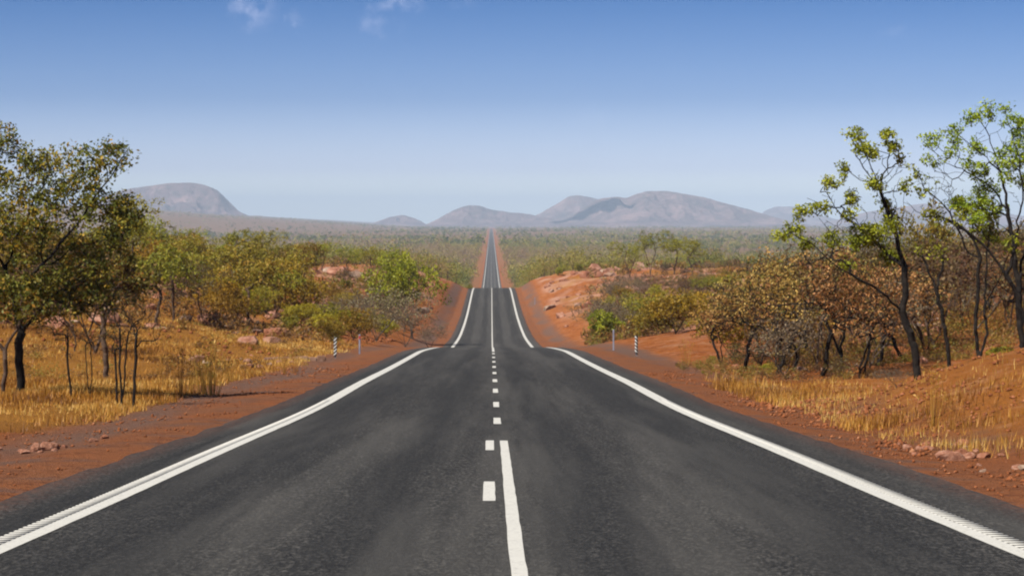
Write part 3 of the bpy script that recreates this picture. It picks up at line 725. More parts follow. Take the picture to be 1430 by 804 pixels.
# tall open trees (unit height about 6 m)
for s in range(5):
    kind('tall_green', proc_tree('savanna_tree', 'tree', 200 + s, 6.0, rand_crown(rg0, 7, .72, .15, .2), 1 if s % 2 else 2, .42, 130, 18, .36, .16, lf_mid, bark_brown, .085, spread=.25))
for s in range(5):
    kind('tall_olive', proc_tree('savanna_tree', 'tree', 220 + s, 5.0, rand_crown(rg0, 8, .6, .17, .22), 2 + s % 2, .34, 150, 17, .32, .15, lf_olive, bark_brown, .075, spread=.35))
for s in range(2):
    kind('round_green', proc_tree('savanna_tree', 'tree', 230 + s, 6.0, rand_crown(rg0, 12, .5, .16, .25), 3,   .3, 260, 20, .36, .15, lf_bright, bark_brown, .08, spread=.4))
for s in range(4):
    kind('bush_yellow', proc_tree('olive_bush', 'bush', 240 + s, 4.0, rand_crown(rg0, 11, .43, .19, .27), 4, .22, 230, 19, .3, .145, lf_yellow, bark_brown, .05, spread=.6, step=.3))
for s in range(3):
    kind('bush_green', proc_tree('green_bush', 'bush', 260 + s, 2.0, rand_crown(rg0, 9, .38, .18, .3), 4, .2, 130, 22, .2, .12, lf_mid, bark_brown, .03, spread=.6, step=.2))
for s in range(3):
    kind('grey_shrub', proc_tree('leafless_shrub', 'shrub', 280 + s, 4.2, rand_crown(rg0, 9, .55, .2, .27), 6, .3, 380, 4, .3, .12, lf_grey, bark_grey, .045, spread=.7, r_tip=.009, shell=.15, step=.3))
for s in range(5):
    kind('brown_tree', proc_tree('bare_brown_tree', 'tree', 300 + s, 4.6, rand_crown(rg0, 8, .6, .17, .23), 3, .34, 280, 6, .3, .12, lf_brown, bark_brown, .055, spread=.4, r_tip=.008, shell=.2))
for s in range(5):
    kind('rust_shrub', proc_tree('dry_leaf_shrub', 'shrub', 320 + s, 3.7, rand_crown(rg0, 9, .6, .19, .24), 4,   .34, 360, 6, .2, .088, lf_rust, bark_black, .06, spread=.45, r_tip=.006, step=.25))
for s in range(4):
    kind('sapling', proc_tree('bare_sapling', 'tree', 340 + s, 2.4, rand_crown(rg0, 4, .7, .09, .17), 1 + s % 2, .6, 60, 5, .12, .05, lf_brown, bark_black, .028, lean=.06, spread=.08, r_tip=.0035, step=.2, jit=.01))
for s in range(3):
    kind('dark_twig', proc_tree('dry_twig_shrub', 'shrub', 360 + s, 1.2, rand_crown(rg0, 4, .5, .16, .3), 5, .3, 110, 6, .12, .05, lf_brown, bark_brown, .015, spread=.7, r_tip=.003, step=.15))
PHASE = {}
def put(key, px, y, H=None, w=None, label=None, group=None, variant=None, xy=None, rz=None):
    """stand one plant of a kind on the ground; H is its height factor, w its width factor"""
    L = KIND[key]
    k = PHASE.get(key, 0) if variant is None else variant
    PHASE[key] = k + 1
    e = L[k % len(L)]
    loc = at(px, y) if xy is None else (xy[0], xy[1], gz(*xy))
    h = H or 1.0; w = w or h
    a = rng.uniform(0, 6.28) if rz is None else rz
    if not e[1]:
        o = e[0]; e[1] = True
        o.location = loc; o.rotation_euler = (0, 0, a); o.scale = (w, w, h)
        if label: o['label'] = label
        if group: o['group'] = group
    else:
        o = dup(e[0], loc, a, (w, w, h), label, group)
        if not group and 'group' in o: del o['group']
    return o

# --- left of the road, one by one
for px, y, H, lab in [(100, 47, 1.0, 'bare forked sapling in straw grass, tallest and leftmost of the sapling stand'), (126, 47, .8, 'shortest thin sapling in straw grass just left of the sapling clump'), (163, 46, .8, 'pale slim sapling on the left side of the close sapling clump'),
                      (170, 45.5, 1.2, 'tall black sapling in the middle of the close sapling clump'), (186, 45, 1.1, 'bare sapling standing at the gravel edge right of the sapling clump')]:
    put('sapling', px, y, H, label=lab, group='bare saplings in the straw grass')
put('tall_olive', 243, 112, 1.0, .9, 'thin olive tree with a dark trunk standing on pink rocks behind straw grass')
put('brown_tree', 284, 115, .85, .8, 'half bare brown tree between two olive trees on the pink rock slope')
put('tall_olive', 348, 120, 1.0, 1.0, 'yellowish olive tree with a pale forked trunk above the tall straw grass')
put('tall_olive', 215, 105, .95, 1.0, 'olive tree partly hidden by the right edge of the big broad crown')
put('bush_yellow', 415, 145, 1.35, 1.15, 'largest round yellow olive bush on the slope left of the road')
put('bush_yellow', 470, 138, .75, .85, 'smaller yellow olive bush touching the grey leafless shrub')
put('grey_shrub', 525, 152, 1.2, 1.3, 'broad pale grey leafless shrub beside the road cut')
put('grey_shrub', 566, 160, 1.0, .9, 'narrow grey leafless shrub squeezed under the round green roadside tree')
put('grey_shrub', 600, 168, .6, .7, 'small grey shrub at the gravel edge below the round green tree')
put('round_green', 577, 198, 1.98, 1.4, 'round dense green tree nearest the road cut on the left', variant=0)
put('bush_green', 402, 128, .75, .75, 'small round green bush in front of the largest yellow olive bush')
put('bush_green', 480, 235, .95, .95, 'small dark green bush in front of the pale rock outcrop')
put('tall_green', 335, 222, .85, .9, 'tall bright green tree on the left end of the ridge row')
put('tall_green', 368, 228, .9, .95, 'tall bright green tree with a spreading top in the ridge row')
put('tall_green', 392, 250, .75, .8, 'bright green tree whose crown leans away from the ridge row')
put('tall_green', 450, 285, .75, .8, 'green tree above the largest yellow olive bush on the ridge')
put('tall_green', 488, 285, .7, .9, 'green tree above the small dark green bush on the ridge')
put('tall_green', 518, 288, .75, .8, 'slim green tree standing on the pale rock outcrop')
put('tall_green', 540, 288, .7, .8, 'green tree on the pale rock outcrop next to the round roadside tree')
put('tall_olive', 268, 190, 1.0, 1.1, 'olive tree with a flat top seen below the mesa')
put('bush_yellow', 300, 165, 1.1, 1.1, 'yellow olive bush below the mesa end behind the half bare brown tree')
put('bush_yellow', 656, 404, .32, .36, 'small round orange bush at the left edge of the second crest', variant=0)
# --- right of the road, one by one
put('bush_green', 843, 148, 1.6, 1.3, 'bright green bush standing by the grey guide post')
put('grey_shrub', 868, 165, 1.1, 1.15, 'tangled grey shrub behind the bright green bush')
put('bush_green', 885, 168, 2.3, 1.7, 'dark green bush growing out of the tangled grey shrub')
put('bush_yellow', 912, 142, .75, .95, 'low yellow olive bush left in the row of three by the red bank')
put('bush_yellow', 945, 138, 1.02, 1.1, 'tallest yellow olive bush in the row of three by the red bank')
put('bush_yellow', 982, 140, .92, 1.05, 'yellow olive bush right in the row of three, touching the rust shrubs')
put('tall_green', 880, 345, 1.05, 1.15, 'green tree left in the crest row beside the pale rock mound')
put('tall_green', 908, 350, 1.25, 1.2, 'tallest green tree of the crest row beside the pale rock mound', variant=2)
put('tall_green', 942, 352, 1.15, 1.3, 'spreading green tree third in the crest row')
put('tall_green', 968, 345, 1.1, 1.25, 'green tree with a straight dark trunk right in the crest row')
put('bush_green', 779, 400, 1.1, .9, 'lone small green bush on top of the red right bank')
put('bush_green', 808, 420, 1.2, 1.2, 'green bush on the crest left of the pale rock mound')
for px, y, H, wd, lab in [(1040, 72, .9, 1.1, 'rust leaved shrub leftmost in the dry thicket by the red bank'), (1085, 66, 1.05, 1.1, 'rust leaved shrub with a thick black trunk in the dry thicket'), (1113, 70, 1.0, 1.0, 'rust leaved shrub behind the leaning trunks of the dry thicket'),
                          (1155, 62, 1.1, 1.15, 'widest rust leaved shrub with leaning black trunks in the dry thicket'), (1200, 60, .85, .9, 'low rust leaved shrub with an angled black fork nearest the crooked tree'), (1130, 78, 1.15, 1.2, 'tallest rust leaved shrub at the back of the dry thicket'), (1010, 80, .75, .9, 'small rust leaved shrub at the edge of the yellow bushes'), (1065, 84, 1.0, 1.1, 'rust leaved shrub half hidden behind the thick black trunk'), (1230, 66, 1.0, 1.0, 'rust leaved shrub filling the gap just left of the crooked black tree'), (1180, 72, 1.15, 1.1, 'tall rust leaved shrub between the widest one and the low angled one'), (1262, 74, .9, 1.1, 'rust leaved shrub right behind the crooked black trunk'), (1095, 76, 1.1, 1.1, 'rust leaved shrub in the second row above the leaning trunks')]:
    put('rust_shrub', px, y, H * 1.08, wd, lab, 'rust leaved shrubs in the roadside thicket')
for k, px, y, H, wd, lab in [('brown_tree', 1060, 74, .8, .8, 'bare brown twiggy tree poking out of the left half of the rust thicket'), ('brown_tree', 1142, 68, .85, .8, 'bare brown twiggy tree in the middle of the rust thicket'), ('grey_shrub', 1215, 64, .8, .8, 'grey leafless shrub at the crooked tree end of the rust thicket'),
                             ('bush_yellow', 1022, 86, .8, .8, 'yellow olive bush at the far left end of the rust thicket'), ('brown_tree', 1245, 80, 1.0, .9, 'tall bare brown tree behind the crooked black trunk'), ('bush_yellow', 1120, 90, 1.1, .9, 'yellow olive bush rising behind the middle of the rust thicket'), ('grey_shrub', 1098, 62, .55, .6, 'small grey leafless shrub in front of the rust thicket trunks')]:
    put(k, px, y, H, wd, lab)
put('tall_olive', 1050, 105, .85, 1.0, 'olive tree rising behind the rust leaved thicket')
put('tall_olive', 1300, 98, 1.25, .8, 'pale olive tree with a round top behind the crooked black tree')
put('bush_green', 1397, 63, .38, .5, 'small green bush beside the twin stemmed dark tree')
put('grey_shrub', 1255, 43, .12, .17, 'low grey green tuft at the foot of the orange mound')
put('dark_twig', 1032, 76, 1.0, 1.2, 'dark dry twig shrub in front of the rust thicket on bare red ground')
put('dark_twig', 1065, 72, 1.1, 1.2, 'dark dry twig shrub beside a green weed under the rust thicket')
put('dark_twig', 1180, 60, .9, .9, 'dark dry twig shrub between the trunks of the rust thicket')
for px, y, H, lab in [(996, 84, .17, 'small bright green weed on the verge by the tall dry stalk'), (1072, 70, .2, 'bright green weed under the left end of the rust thicket'), (1052, 73, .14, 'tiny green weed near the dark twig shrub')]:
    put('bush_green', px, y, H, H * 1.3, lab)

# --- the wooded slopes: individuals in groups that nothing tells apart
def scatter(n, xr, yr, kinds, labels, group, hs=(.7, 1.1), avoid=None, seed=1, mind=2.2, dens=None):
    rg = np.random.default_rng(seed); done = []; tries = 0
    while len(done) < n and tries < n * 60:
        tries += 1
        y = rg.uniform(*yr); x = rg.uniform(*xr) if not callable(xr) else xr(rg, y)
        if dens is not None and rg.uniform() > dens(x, y): continue
        if any((x - a) ** 2 + (y - b_) ** 2 < mind ** 2 for a, b_ in done): continue
        done.append((x, y))
        k = kinds[rg.integers(len(kinds))]
        h = rg.uniform(*hs)
        put(k, 0, y, h, h * rg.uniform(.85, 1.2), labels[k], group + ' - ' + k.replace('_', ' '), xy=(x, y))
nm = {'tall_green': 'green tree', 'tall_olive': 'olive tree', 'bush_yellow': 'yellow olive bush', 'grey_shrub': 'grey leafless shrub', 'brown_tree': 'bare brown tree', 'bush_green': 'green bush', 'rust_shrub': 'rust leaved shrub', 'dark_twig': 'dry twig shrub'}
def labs(tail): return {k: v + ' ' + tail for k, v in nm.items()}
nm['round_green'] = 'round green tree'
scatter(80, lambda r, y: -(6 + r.uniform(4, .26 * y)), (150, 335), ['tall_olive', 'tall_olive', 'bush_yellow', 'brown_tree', 'grey_shrub', 'tall_green'], labs('scattered on the rocky slope left of the road'), 'slope trees left of the road', (.6, .95), seed=5, mind=4, dens=lambda x, y: 0.05 if x > -16 or (x > -26 and y > 235) else 1)
scatter(90, lambda r, y: 9 + r.uniform(4, .25 * y), (150, 360), ['brown_tree', 'brown_tree', 'grey_shrub', 'tall_olive', 'bush_yellow'], labs('scattered on the burnt slope right of the road'), 'slope trees right of the road', (.45, .8), seed=6, mind=4, dens=lambda x, y: 0.0 if x < .05 * y or (x < 28 and y > 310) else 1)
scatter(26, lambda r, y: -r.uniform(.085, .2) * y, (140, 230), ['tall_olive', 'tall_green', 'tall_olive', 'bush_yellow'], labs('in the taller belt behind the pink rocks left of the road'), 'taller belt left of the road', (.85, 1.15), seed=18, mind=4)
scatter(26, lambda r, y: -(9 + .008 * (y - 200) + r.uniform(0, 6)), (200, 370), ['grey_shrub', 'bush_yellow', 'grey_shrub', 'brown_tree'], labs('on top of the left bank by the second crest'), 'bushes on the left bank', (.35, .6), seed=19, mind=3)
scatter(34, lambda r, y: r.uniform(.046, .115) * y, (150, 300), ['grey_shrub', 'bush_yellow', 'grey_shrub', 'tall_olive', 'brown_tree'], labs('between the red right bank and the row of yellow bushes'), 'shrubs beside the right bank', (.5, .85), seed=14, mind=3.5)
scatter(16, lambda r, y: -(8.5 + .01 * (y - 150) + r.uniform(0, 5)), (150, 240), ['grey_shrub', 'grey_shrub', 'bush_yellow'], labs('crowding the foot of the left bank'), 'shrubs at the left bank', (.4, .75), seed=15, mind=2.6)
scatter(14, lambda r, y: -r.uniform(.06, .13) * y, (118, 150), ['bush_yellow', 'tall_olive', 'bush_yellow'], labs('between the straw grass and the yellow olive bushes'), 'front bushes on the left slope', (.45, .8), seed=16, mind=3)
scatter(76, lambda r, y: r.uniform(.13, .27) * y, (74, 135), ['brown_tree', 'brown_tree', 'brown_tree', 'rust_shrub', 'grey_shrub'], labs('in the brown scrub behind the crooked black tree'), 'brown scrub behind the right trees', (.8, 1.15), seed=8, mind=2.5)
scatter(30, lambda r, y: -r.uniform(.17, .26) * y, (75, 150), ['tall_olive', 'brown_tree', 'tall_olive', 'brown_tree'], labs('behind the big broad olive tree'), 'scrub behind the big left tree', (.6, .95), seed=9, mind=3.5)
scatter(48, lambda r, y: -(14 + r.uniform(0, 1) ** 1.5 * .2 * y), (430, 900), ['tall_olive', 'tall_olive', 'tall_green', 'brown_tree'], labs('in the hollow beyond the second crest, left side'), 'hollow trees left', (.8, 1.2), seed=10, mind=6)
scatter(48, lambda r, y: 14 + r.uniform(0, 1) ** 1.5 * .2 * y, (430, 900), ['tall_olive', 'tall_olive', 'tall_green', 'brown_tree'], labs('in the hollow beyond the second crest, right side'), 'hollow trees right', (.8, 1.2), seed=12, mind=6)

# ------------------------------------------------------------------ far woodland: one mass of small crowns out to the mountains
wl = leaf_mat('far_woodland_leaf', [(0.06, 0.08, 0.018), (0.14, 0.155, 0.024), (0.25, 0.235, 0.034), (0.32, 0.24, 0.065), (0.23, 0.15, 0.085)], 0.25, 0)
rg = np.random.default_rng(99)
NT = 46000
ty = np.exp(rg.uniform(math.log(480) , math.log(8600), NT))
txx = rg.uniform(-.30, .30, NT) * ty
keep = (np.abs(txx) > 8.6 + rg.exponential(1.6, NT)) & (rg.uniform(0, 1, NT) < np.clip(0.66 + 3.4 * fbm(txx / 130, ty / 330, 71, 4), 0.08, 1) * np.where((txx < -300) & (ty > 4200) & (ty < 6000), .35, 1))
txx, ty = txx[keep], ty[keep]; NT = len(txx)
tz = groundZ(txx, ty)
th = rg.uniform(3.5, 7.5, NT) * (1 + 0.9 * fbm(txx / 90, ty / 140, 72, 3)) * np.where((rg.uniform(0, 1, NT) < .07) & (ty > 1000), 1.45, 1); tw = th * rg.uniform(.38, .6, NT)
col = np.clip(0.40 + 1.3 * fbm(txx / 60, ty / 90, 73, 3) + 1.7 * fbm(txx / 260, ty / 800, 75, 3) + rg.normal(0, .17, NT), 0, 1)
o = 0; Vs, Fs, vs = [], [], []
for sel, K, ls in ((ty < 1000, 260, .046), ((ty >= 1000) & (ty < 2200), 84, .095), (ty >= 2200, 20, .25)):
    m = int(sel.sum())
    d = rg.normal(0, 1, (m, K, 3)); d /= np.linalg.norm(d, axis=2, keepdims=True); d *= rg.uniform(.2, 1, (m, K, 1)) ** .5
    # a few lobes per crown so outlines stay uneven
    lob = rg.normal(0, .38, (m, 5, 3)); pick = rg.integers(0, 5, (m, K))
    d = d * .68 + lob[np.arange(m)[:, None], pick]
    cen = np.stack([txx[sel], ty[sel], tz[sel] + th[sel] * .62], 1)[:, None, :] + d * np.stack([tw[sel], tw[sel], th[sel] * .36], 1)[:, None, :]
    V_, F_, v_ = leaves(cen.reshape(-1, 3), 1.0, rg, .7, var=np.repeat(col[sel], K))
    V_ = (V_.reshape(-1, 4, 3) - cen.reshape(-1, 1, 3)) * np.repeat(th[sel] * ls, K)[:, None, None] + cen.reshape(-1, 1, 3)
    Vs.append(V_.reshape(-1, 3)); Fs.append(F_ + o); vs.append(v_); o += len(V_) * 4
LV, LF, lv = np.concatenate(Vs), np.concatenate(Fs), np.concatenate(vs)
# trunks: a thin three-sided stem under each crown
an = np.arange(3) * 2.094
tv = np.stack([txx[:, None] + .12 * np.cos(an), ty[:, None] + .12 * np.sin(an), np.repeat(tz[:, None] - .3, 3, 1)], -1)
tv2 = tv.copy(); tv2[..., 2] += (th * .6)[:, None]
TV = np.concatenate([tv, tv2], 1).reshape(-1, 3)
bs = (np.arange(NT) * 6)[:, None]
TF = np.concatenate([np.stack([bs[:, 0] + j, bs[:, 0] + (j + 1) % 3, bs[:, 0] + 3 + (j + 1) % 3, bs[:, 0] + 3 + j], 1) for j in range(3)])
V = np.concatenate([LV, TV]); F = np.concatenate([LF, TF + len(LV)])
mi = np.concatenate([np.zeros(len(LF)), np.ones(len(TF))])
tag(link('far_woodland', np_mesh('far_woodland', V, F, [wl, bark_brown], attrs={'v': np.concatenate([lv, np.zeros(len(TF))])}, mi=mi)),
    'hazy olive savanna woodland covering the plain to the mountains', 'woodland', kind='stuff')

# ------------------------------------------------------------------ dry grass
def grass_field(n, xr, yr, hr, seed, wid=0.02, power=1.0, thr=0.3):
    rg = np.random.default_rng(seed)
    y = yr[0] + (yr[1] - yr[0]) * rg.uniform(0, 1, n) ** power
    x = np.array([xr(q, u) for q, u in zip(y, rg.uniform(0, 1, n))])
    _, g, _ = masks(x, y)
    cl = fbm(x / 1.1, y / 1.1, 61, 3) + 0.5
    k = (g > thr) & (rg.uniform(0, 1, n) < np.clip(cl * 2.0 - .4, .03, 1) * np.clip(.7 + 3.2 * fbm(x / 3.5, y / 6, 66, 3), .05, 1) * g)
    x, y, cl = x[k], y[k], cl[k]; m = len(x)
    z = groundZ(x, y)
    h = rg.uniform(*hr, m) * (0.25 + 1.5 * cl ** 1.5)
    a = rg.uniform(0, 6.28, m); lean = rg.uniform(0, .7, m) * h
    w = wid * (0.6 + y / 70) * rg.uniform(.7, 1.4, m)
    b0 = np.stack([x, y, z - .02], 1); sv = np.stack([np.cos(a), np.sin(a), a * 0], 1); dv = np.stack([np.sin(a), -np.cos(a), a * 0], 1)
    V = np.stack([b0 - sv * w[:, None], b0 + sv * w[:, None], b0 + dv * lean[:, None] + np.stack([a * 0, a * 0, h], 1)], 1).reshape(-1, 3)
    F = np.arange(m * 3).reshape(m, 3)
    v = np.clip(0.52 + 1.8 * fbm(x / 2.5, y / 5, 62, 3) + rg.normal(0, .24, m), 0, 1)
    return V, F, v
gl = leaf_mat('straw_grass', [(0.15, 0.06, 0.014), (0.36, 0.155, 0.022), (0.50, 0.255, 0.04), (0.58, 0.38, 0.11)], 0.25, 0)
gg = [grass_field(620000, lambda y, u: -(6.4 + u * (.26 * y + 3 - 6.4 + 2)), (33, 135), (.06, .22), 1, .008, 1.3),
      grass_field(150000, lambda y, u: 5.2 + u * 7, (24, 62), (.06, .24), 2, .006, 1.1, .2),
      grass_field(90000, lambda y, u: 6 + u * .26 * y, (55, 140), (.12, .35), 3, .01, 1.2, .25),
      grass_field(90000, lambda y, u: -(7 + u * .24 * y), (135, 330), (.2, .5), 4, .012, 1.2, .2)]
o = 0; Vs, Fs, vs = [], [], []
for V, F, v in gg: Vs.append(V); Fs.append(F + o); vs.append(v); o += len(V)
tag(link('dry_grass', np_mesh('dry_grass', np.concatenate(Vs), np.concatenate(Fs), gl, attrs={'v': np.concatenate(vs)})), 'dry straw coloured grass on the verges', 'grass', kind='stuff')

# low scrub between the trees
def scrub(n, xr, yr, seed, hr=(.35, 1.3), K=46, ls=1.0):
    rg = np.random.default_rng(seed)
    y = yr[0] + (yr[1] - yr[0]) * rg.uniform(0, 1, n) ** 1.3
    x = np.array([xr(q, u) for q, u in zip(y, rg.uniform(0, 1, n))])
    k = rg.uniform(0, 1, n) < np.clip(.55 + 2.0 * fbm(x / 8, y / 12, 86, 3), .06, 1)
    x, y = x[k], y[k]; m = len(x); z = groundZ(x, y)
    h = rg.uniform(*hr, m) * (.7 + y / 500); w = h * rg.uniform(.5, .95, m)
    d = rg.normal(0, 1, (m, K, 3)); d /= np.linalg.norm(d, axis=2, keepdims=True); d *= rg.uniform(.1, 1, (m, K, 1)) ** .45
    C = np.stack([x, y, z + h * .5], 1)[:, None, :] + d * np.stack([w, w, h * .52], 1)[:, None, :]
    v = np.clip(rg.uniform(0, 1, m) + .5 * fbm(x / 15, y / 20, 87, 2), 0, 1)
    V, F, v = leaves(C.reshape(-1, 3), 1.0, rg, .35, var=np.repeat(v, K))
    c = C.reshape(-1, 1, 3)
    V = (V.reshape(-1, 4, 3) - c) * np.repeat((.09 + .16 * h * (.5 + y / 400)) * ls, K)[:, None, None] + c
    return V.reshape(-1, 3), F, v
sl = leaf_mat('low_scrub_leaf', [(0.08, 0.045, 0.025), (0.16, 0.085, 0.035), (0.27, 0.135, 0.03), (0.24, 0.17, 0.025), (0.14, 0.14, 0.022)], .25, 0)
ss = [scrub(2600, lambda y, u: -(9 + .015 * (y - 100) + u * .25 * y), (108, 420), 1), scrub(2600, lambda y, u: (.045 + u * .22) * y, (140, 420), 2), scrub(900, lambda y, u: (.13 + u * .15) * y, (72, 150), 3, (.3, 1.1), 120, .5), scrub(420, lambda y, u: 6.5 + u * 9, (58, 84), 4, (.15, .5), 110, .45), scrub(420, lambda y, u: -(8 + u * 16), (60, 125), 5, (.15, .6), 100, .5)]
o = 0; Vs, Fs, vs = [], [], []
for V, F, v in ss: Vs.append(V); Fs.append(F + o); vs.append(v); o += len(V)
tag(link('undergrowth', np_mesh('undergrowth', np.concatenate(Vs), np.concatenate(Fs), sl, attrs={'v': np.concatenate(vs)})), 'low brown and olive scrub covering the slopes', 'undergrowth', kind='stuff')

def stalks(seed, H, n, spread):
    rg = np.random.default_rng(seed)
    a = rg.uniform(0, 6.28, n); r = spread * rg.uniform(0, 1, n) ** .7
    b0 = np.stack([np.cos(a) * r * .4, np.sin(a) * r * .4, a * 0 - .05], 1)
    h = H * rg.uniform(.45, 1, n)
    tip = np.stack([np.cos(a) * r * 1.3, np.sin(a) * r * 1.3, h], 1)
    s = rg.normal(0, 1, (n, 3)); s[:, 2] = 0; s /= np.linalg.norm(s, axis=1, keepdims=True)
    w = .007
    V = np.stack([b0 - s * w, b0 + s * w, tip + s * w * .4, tip - s * w * .4], 1).reshape(-1, 3)
    C = np.repeat(tip, 3, 0) + rg.normal(0, .04, (n * 3, 3))
    LV_, LF_, lv_ = leaves(C, .09, rg, .3)
    return np.concatenate([V, LV_]), np.concatenate([np.arange(n * 4).reshape(n, 4), LF_ + n * 4]), np.concatenate([rg.uniform(0, 1, n), lv_])
stm = []
for s in range(3):
    V, F, v = stalks(400 + s, 1.15, 34, .34)
    stm.append(np_mesh('tall_dry_grass', V, F, lf_straw, attrs={'v': v}))
for i, (px, y, H, lab) in enumerate([(252, 50, 1.0, 'tall dry grass clump nearest the sapling clump'), (266, 53, .8, 'short dry grass clump second in the row left of the road'), (283, 52, 1.15, 'tall dry grass clump in the middle of the straw field row'), (296, 51, 1.35, 'tallest dry grass clump in the row left of the road'),
                                     (228, 55, .7, 'low dry grass clump behind the tall straw row'), (320, 60, .7, 'small dry grass clump left of the pale stones'), (397, 70, .75, 'dark dry stalk clump left of two at the pale stones'), (411, 71, .9, 'dark dry stalk clump right of two at the pale stones'),
                                     (960, 82, .9, 'lone tall dry stalk clump on the red ground right of the road'), (1305, 34, .8, 'tall dry grass clump on the orange mound'), (1330, 33, .6, 'short dry grass clump on the orange mound slope')]):
    ob = tag(link('tall_dry_grass', stm[i % 3], None, at(px, y)), lab, 'grass clump', 'tall dry grass clumps')
    ob.scale = (H * .8, H * .8, H); ob.rotation_euler = (0, 0, i * 1.3)

# ------------------------------------------------------------------ rocks
def rock_mesh(name, seed, m, flat=0.6, sub=2):
    import bmesh
    bm = bmesh.new(); bmesh.ops.create_icosphere(bm, subdivisions=sub, radius=0.5)
    rg = np.random.default_rng(seed)
    pl = [(Vector(rg.normal(0, 1, 3)).normalized(), rg.uniform(.26, .42)) for _ in range(9)]
    for v in bm.verts:
        for n_, d_ in pl:
            q = v.co.dot(n_)
            if q > d_: v.co -= n_ * (q - d_)
        v.co *= 1 + rg.normal(0, .03)
        v.co.z *= flat
    me = bpy.data.meshes.new(name); bm.to_mesh(me); bm.free(); me.materials.append(m)
    return me
def rock_mat(name, a, b_, c_):
    m, t, bb = mat(name, 0.9, 0.2)
    n = noise(t, N(t, 'ShaderNodeTexCoord').outputs['Object'], 4, 5, .65)
    cc = rampn(t, n, [(.32, a), (.5, b_), (.68, c_)])
    oi = N(t, 'ShaderNodeObjectInfo').outputs['Random']
    cc = mixc(t, mrange(t, oi, 0, 1, 0, .6), cc, (0.22, 0.075, 0.035))
    t.links.new(cc, bb.inputs['Base Color']); bump(t, bb, n, .7, .05)
    return m
rk_pink = rock_mat('pink_sandstone', (0.12, 0.045, 0.028), (0.26, 0.12, 0.075), (0.38, 0.22, 0.16))
rk_pale = rock_mat('pale_stone', (0.15, 0.095, 0.065), (0.27, 0.185, 0.135), (0.38, 0.29, 0.23))
RM = [rock_mesh('rock', 500 + i, rk_pink, .5 + .08 * i) for i in range(5)]
RP = [rock_mesh('rock', 520 + i, rk_pale, .45 + .1 * i) for i in range(3)]
def put_rock(x, y, s, label, group, pale=False, flat=1.0):
    me = (RP if pale else RM)[int(rng.integers(3 if pale else 5))]
    o = link('rock', me, None, (x, y, gz(x, y) + s * .06))
    o.rotation_euler = (rng.normal(0, .15), rng.normal(0, .15), rng.uniform(0, 6.28)); o.scale = (s, s * rng.uniform(.7, 1.2), s * flat)
    tag(o, label, 'rock', group)
def rocks(n, xr, yr, sr, label, group, pale=0.25, seed=1):
    rg = np.random.default_rng(seed)
    for i in range(n):
        y = rg.uniform(*yr); x = xr(rg, y)
        p = rg.uniform() < pale
        put_rock(x, y, rg.uniform(*sr) * (1 if rg.uniform() < .8 else 1.7), ('pale ' if p else 'reddish ') + label, group + (' - pale' if p else ' - reddish'), p)
rocks(75, lambda r, y: -r.uniform(.10, .25) * y, (92, 175), (.4, 1.2), 'boulder on the rocky slope behind the straw grass', 'boulders on the left slope', .3, 1)
rocks(40, lambda r, y: r.uniform(.15, .26) * y, (80, 130), (.4, 1.0), 'boulder on the slope behind the right trees', 'boulders on the right slope', .3, 2)
rocks(24, lambda r, y: (-.052 + r.normal(0, .012)) * y, (270, 310), (1.0, 2.6), 'block in the rock outcrop under the ridge trees', 'outcrop blocks on the left ridge', .7, 3)
rocks(26, lambda r, y: (.055 + r.normal(0, .014)) * y, (350, 405), (1.0, 3.0), 'block in the rock mound on the right crest', 'rock mound on the right crest', .7, 4)
rocks(26, lambda r, y: r.uniform(5.3, 6.6), (18, 31), (.08, .24), 'stone along the foot of the orange mound', 'stones at the orange mound', .15, 5)
rocks(16, lambda r, y: -r.uniform(5.6, 7.2), (23, 32), (.08, .2), 'stone beside the red gravel shoulder on the left', 'stones on the left shoulder', .15, 6)
rocks(16, lambda r, y: r.uniform(8, 14), (62, 80), (.2, .6), 'stone on bare red ground under the rust thicket', 'stones under the rust thicket', .3, 7)
rocks(16, lambda r, y: -r.uniform(7.6, 11), (74, 90), (.2, .5), 'stone in the culvert pile at the striped post', 'stones at the left culvert', .85, 8)
rocks(22, lambda r, y: r.uniform(7.5, 14), (230, 380), (.5, 1.6), 'rock lying on the bare red bank right of the second crest', 'rocks on the red right bank', .5, 9)
# small loose stones nobody could count
rg = np.random.default_rng(31)
def pebbles(n, xr, yr, sr, rg):
    y = yr[0] + (yr[1] - yr[0]) * rg.uniform(0, 1, n) ** 1.5
    x = np.array([xr(q, u) for q, u in zip(y, rg.uniform(0, 1, n))]); z = groundZ(x, y)
    k_ = rg.uniform(0, 1, n) < np.clip(.4 + 2.6 * fbm(x / 1.6, y / 3, 93, 3), .03, 1); x, y, z = x[k_], y[k_], z[k_]; n = len(x)
    s = (sr[0] + (sr[1] - sr[0]) * rg.uniform(0, 1, n) ** 3) * (.5 + y / 60)
    base = np.array([[1, 0, 0], [-1, 0, 0], [0, 1, 0], [0, -1, 0], [0, 0, .8], [0, 0, -.6]], float)
    V = base[None] * s[:, None, None] * rg.uniform(.55, 1.2, (n, 6, 1))
    a = rg.uniform(0, 6.28, n); ca, sa = np.cos(a)[:, None], np.sin(a)[:, None]
    V = np.stack([V[..., 0] * ca - V[..., 1] * sa, V[..., 0] * sa + V[..., 1] * ca, V[..., 2]], -1) + np.stack([x, y, z + s * .2], 1)[:, None, :]
    T = np.array([[0, 2, 4], [2, 1, 4], [1, 3, 4], [3, 0, 4], [2, 0, 5], [1, 2, 5], [3, 1, 5], [0, 3, 5]])
    F = (np.arange(n) * 6)[:, None, None] + T[None]
    return V.reshape(-1, 3), F.reshape(-1, 3)
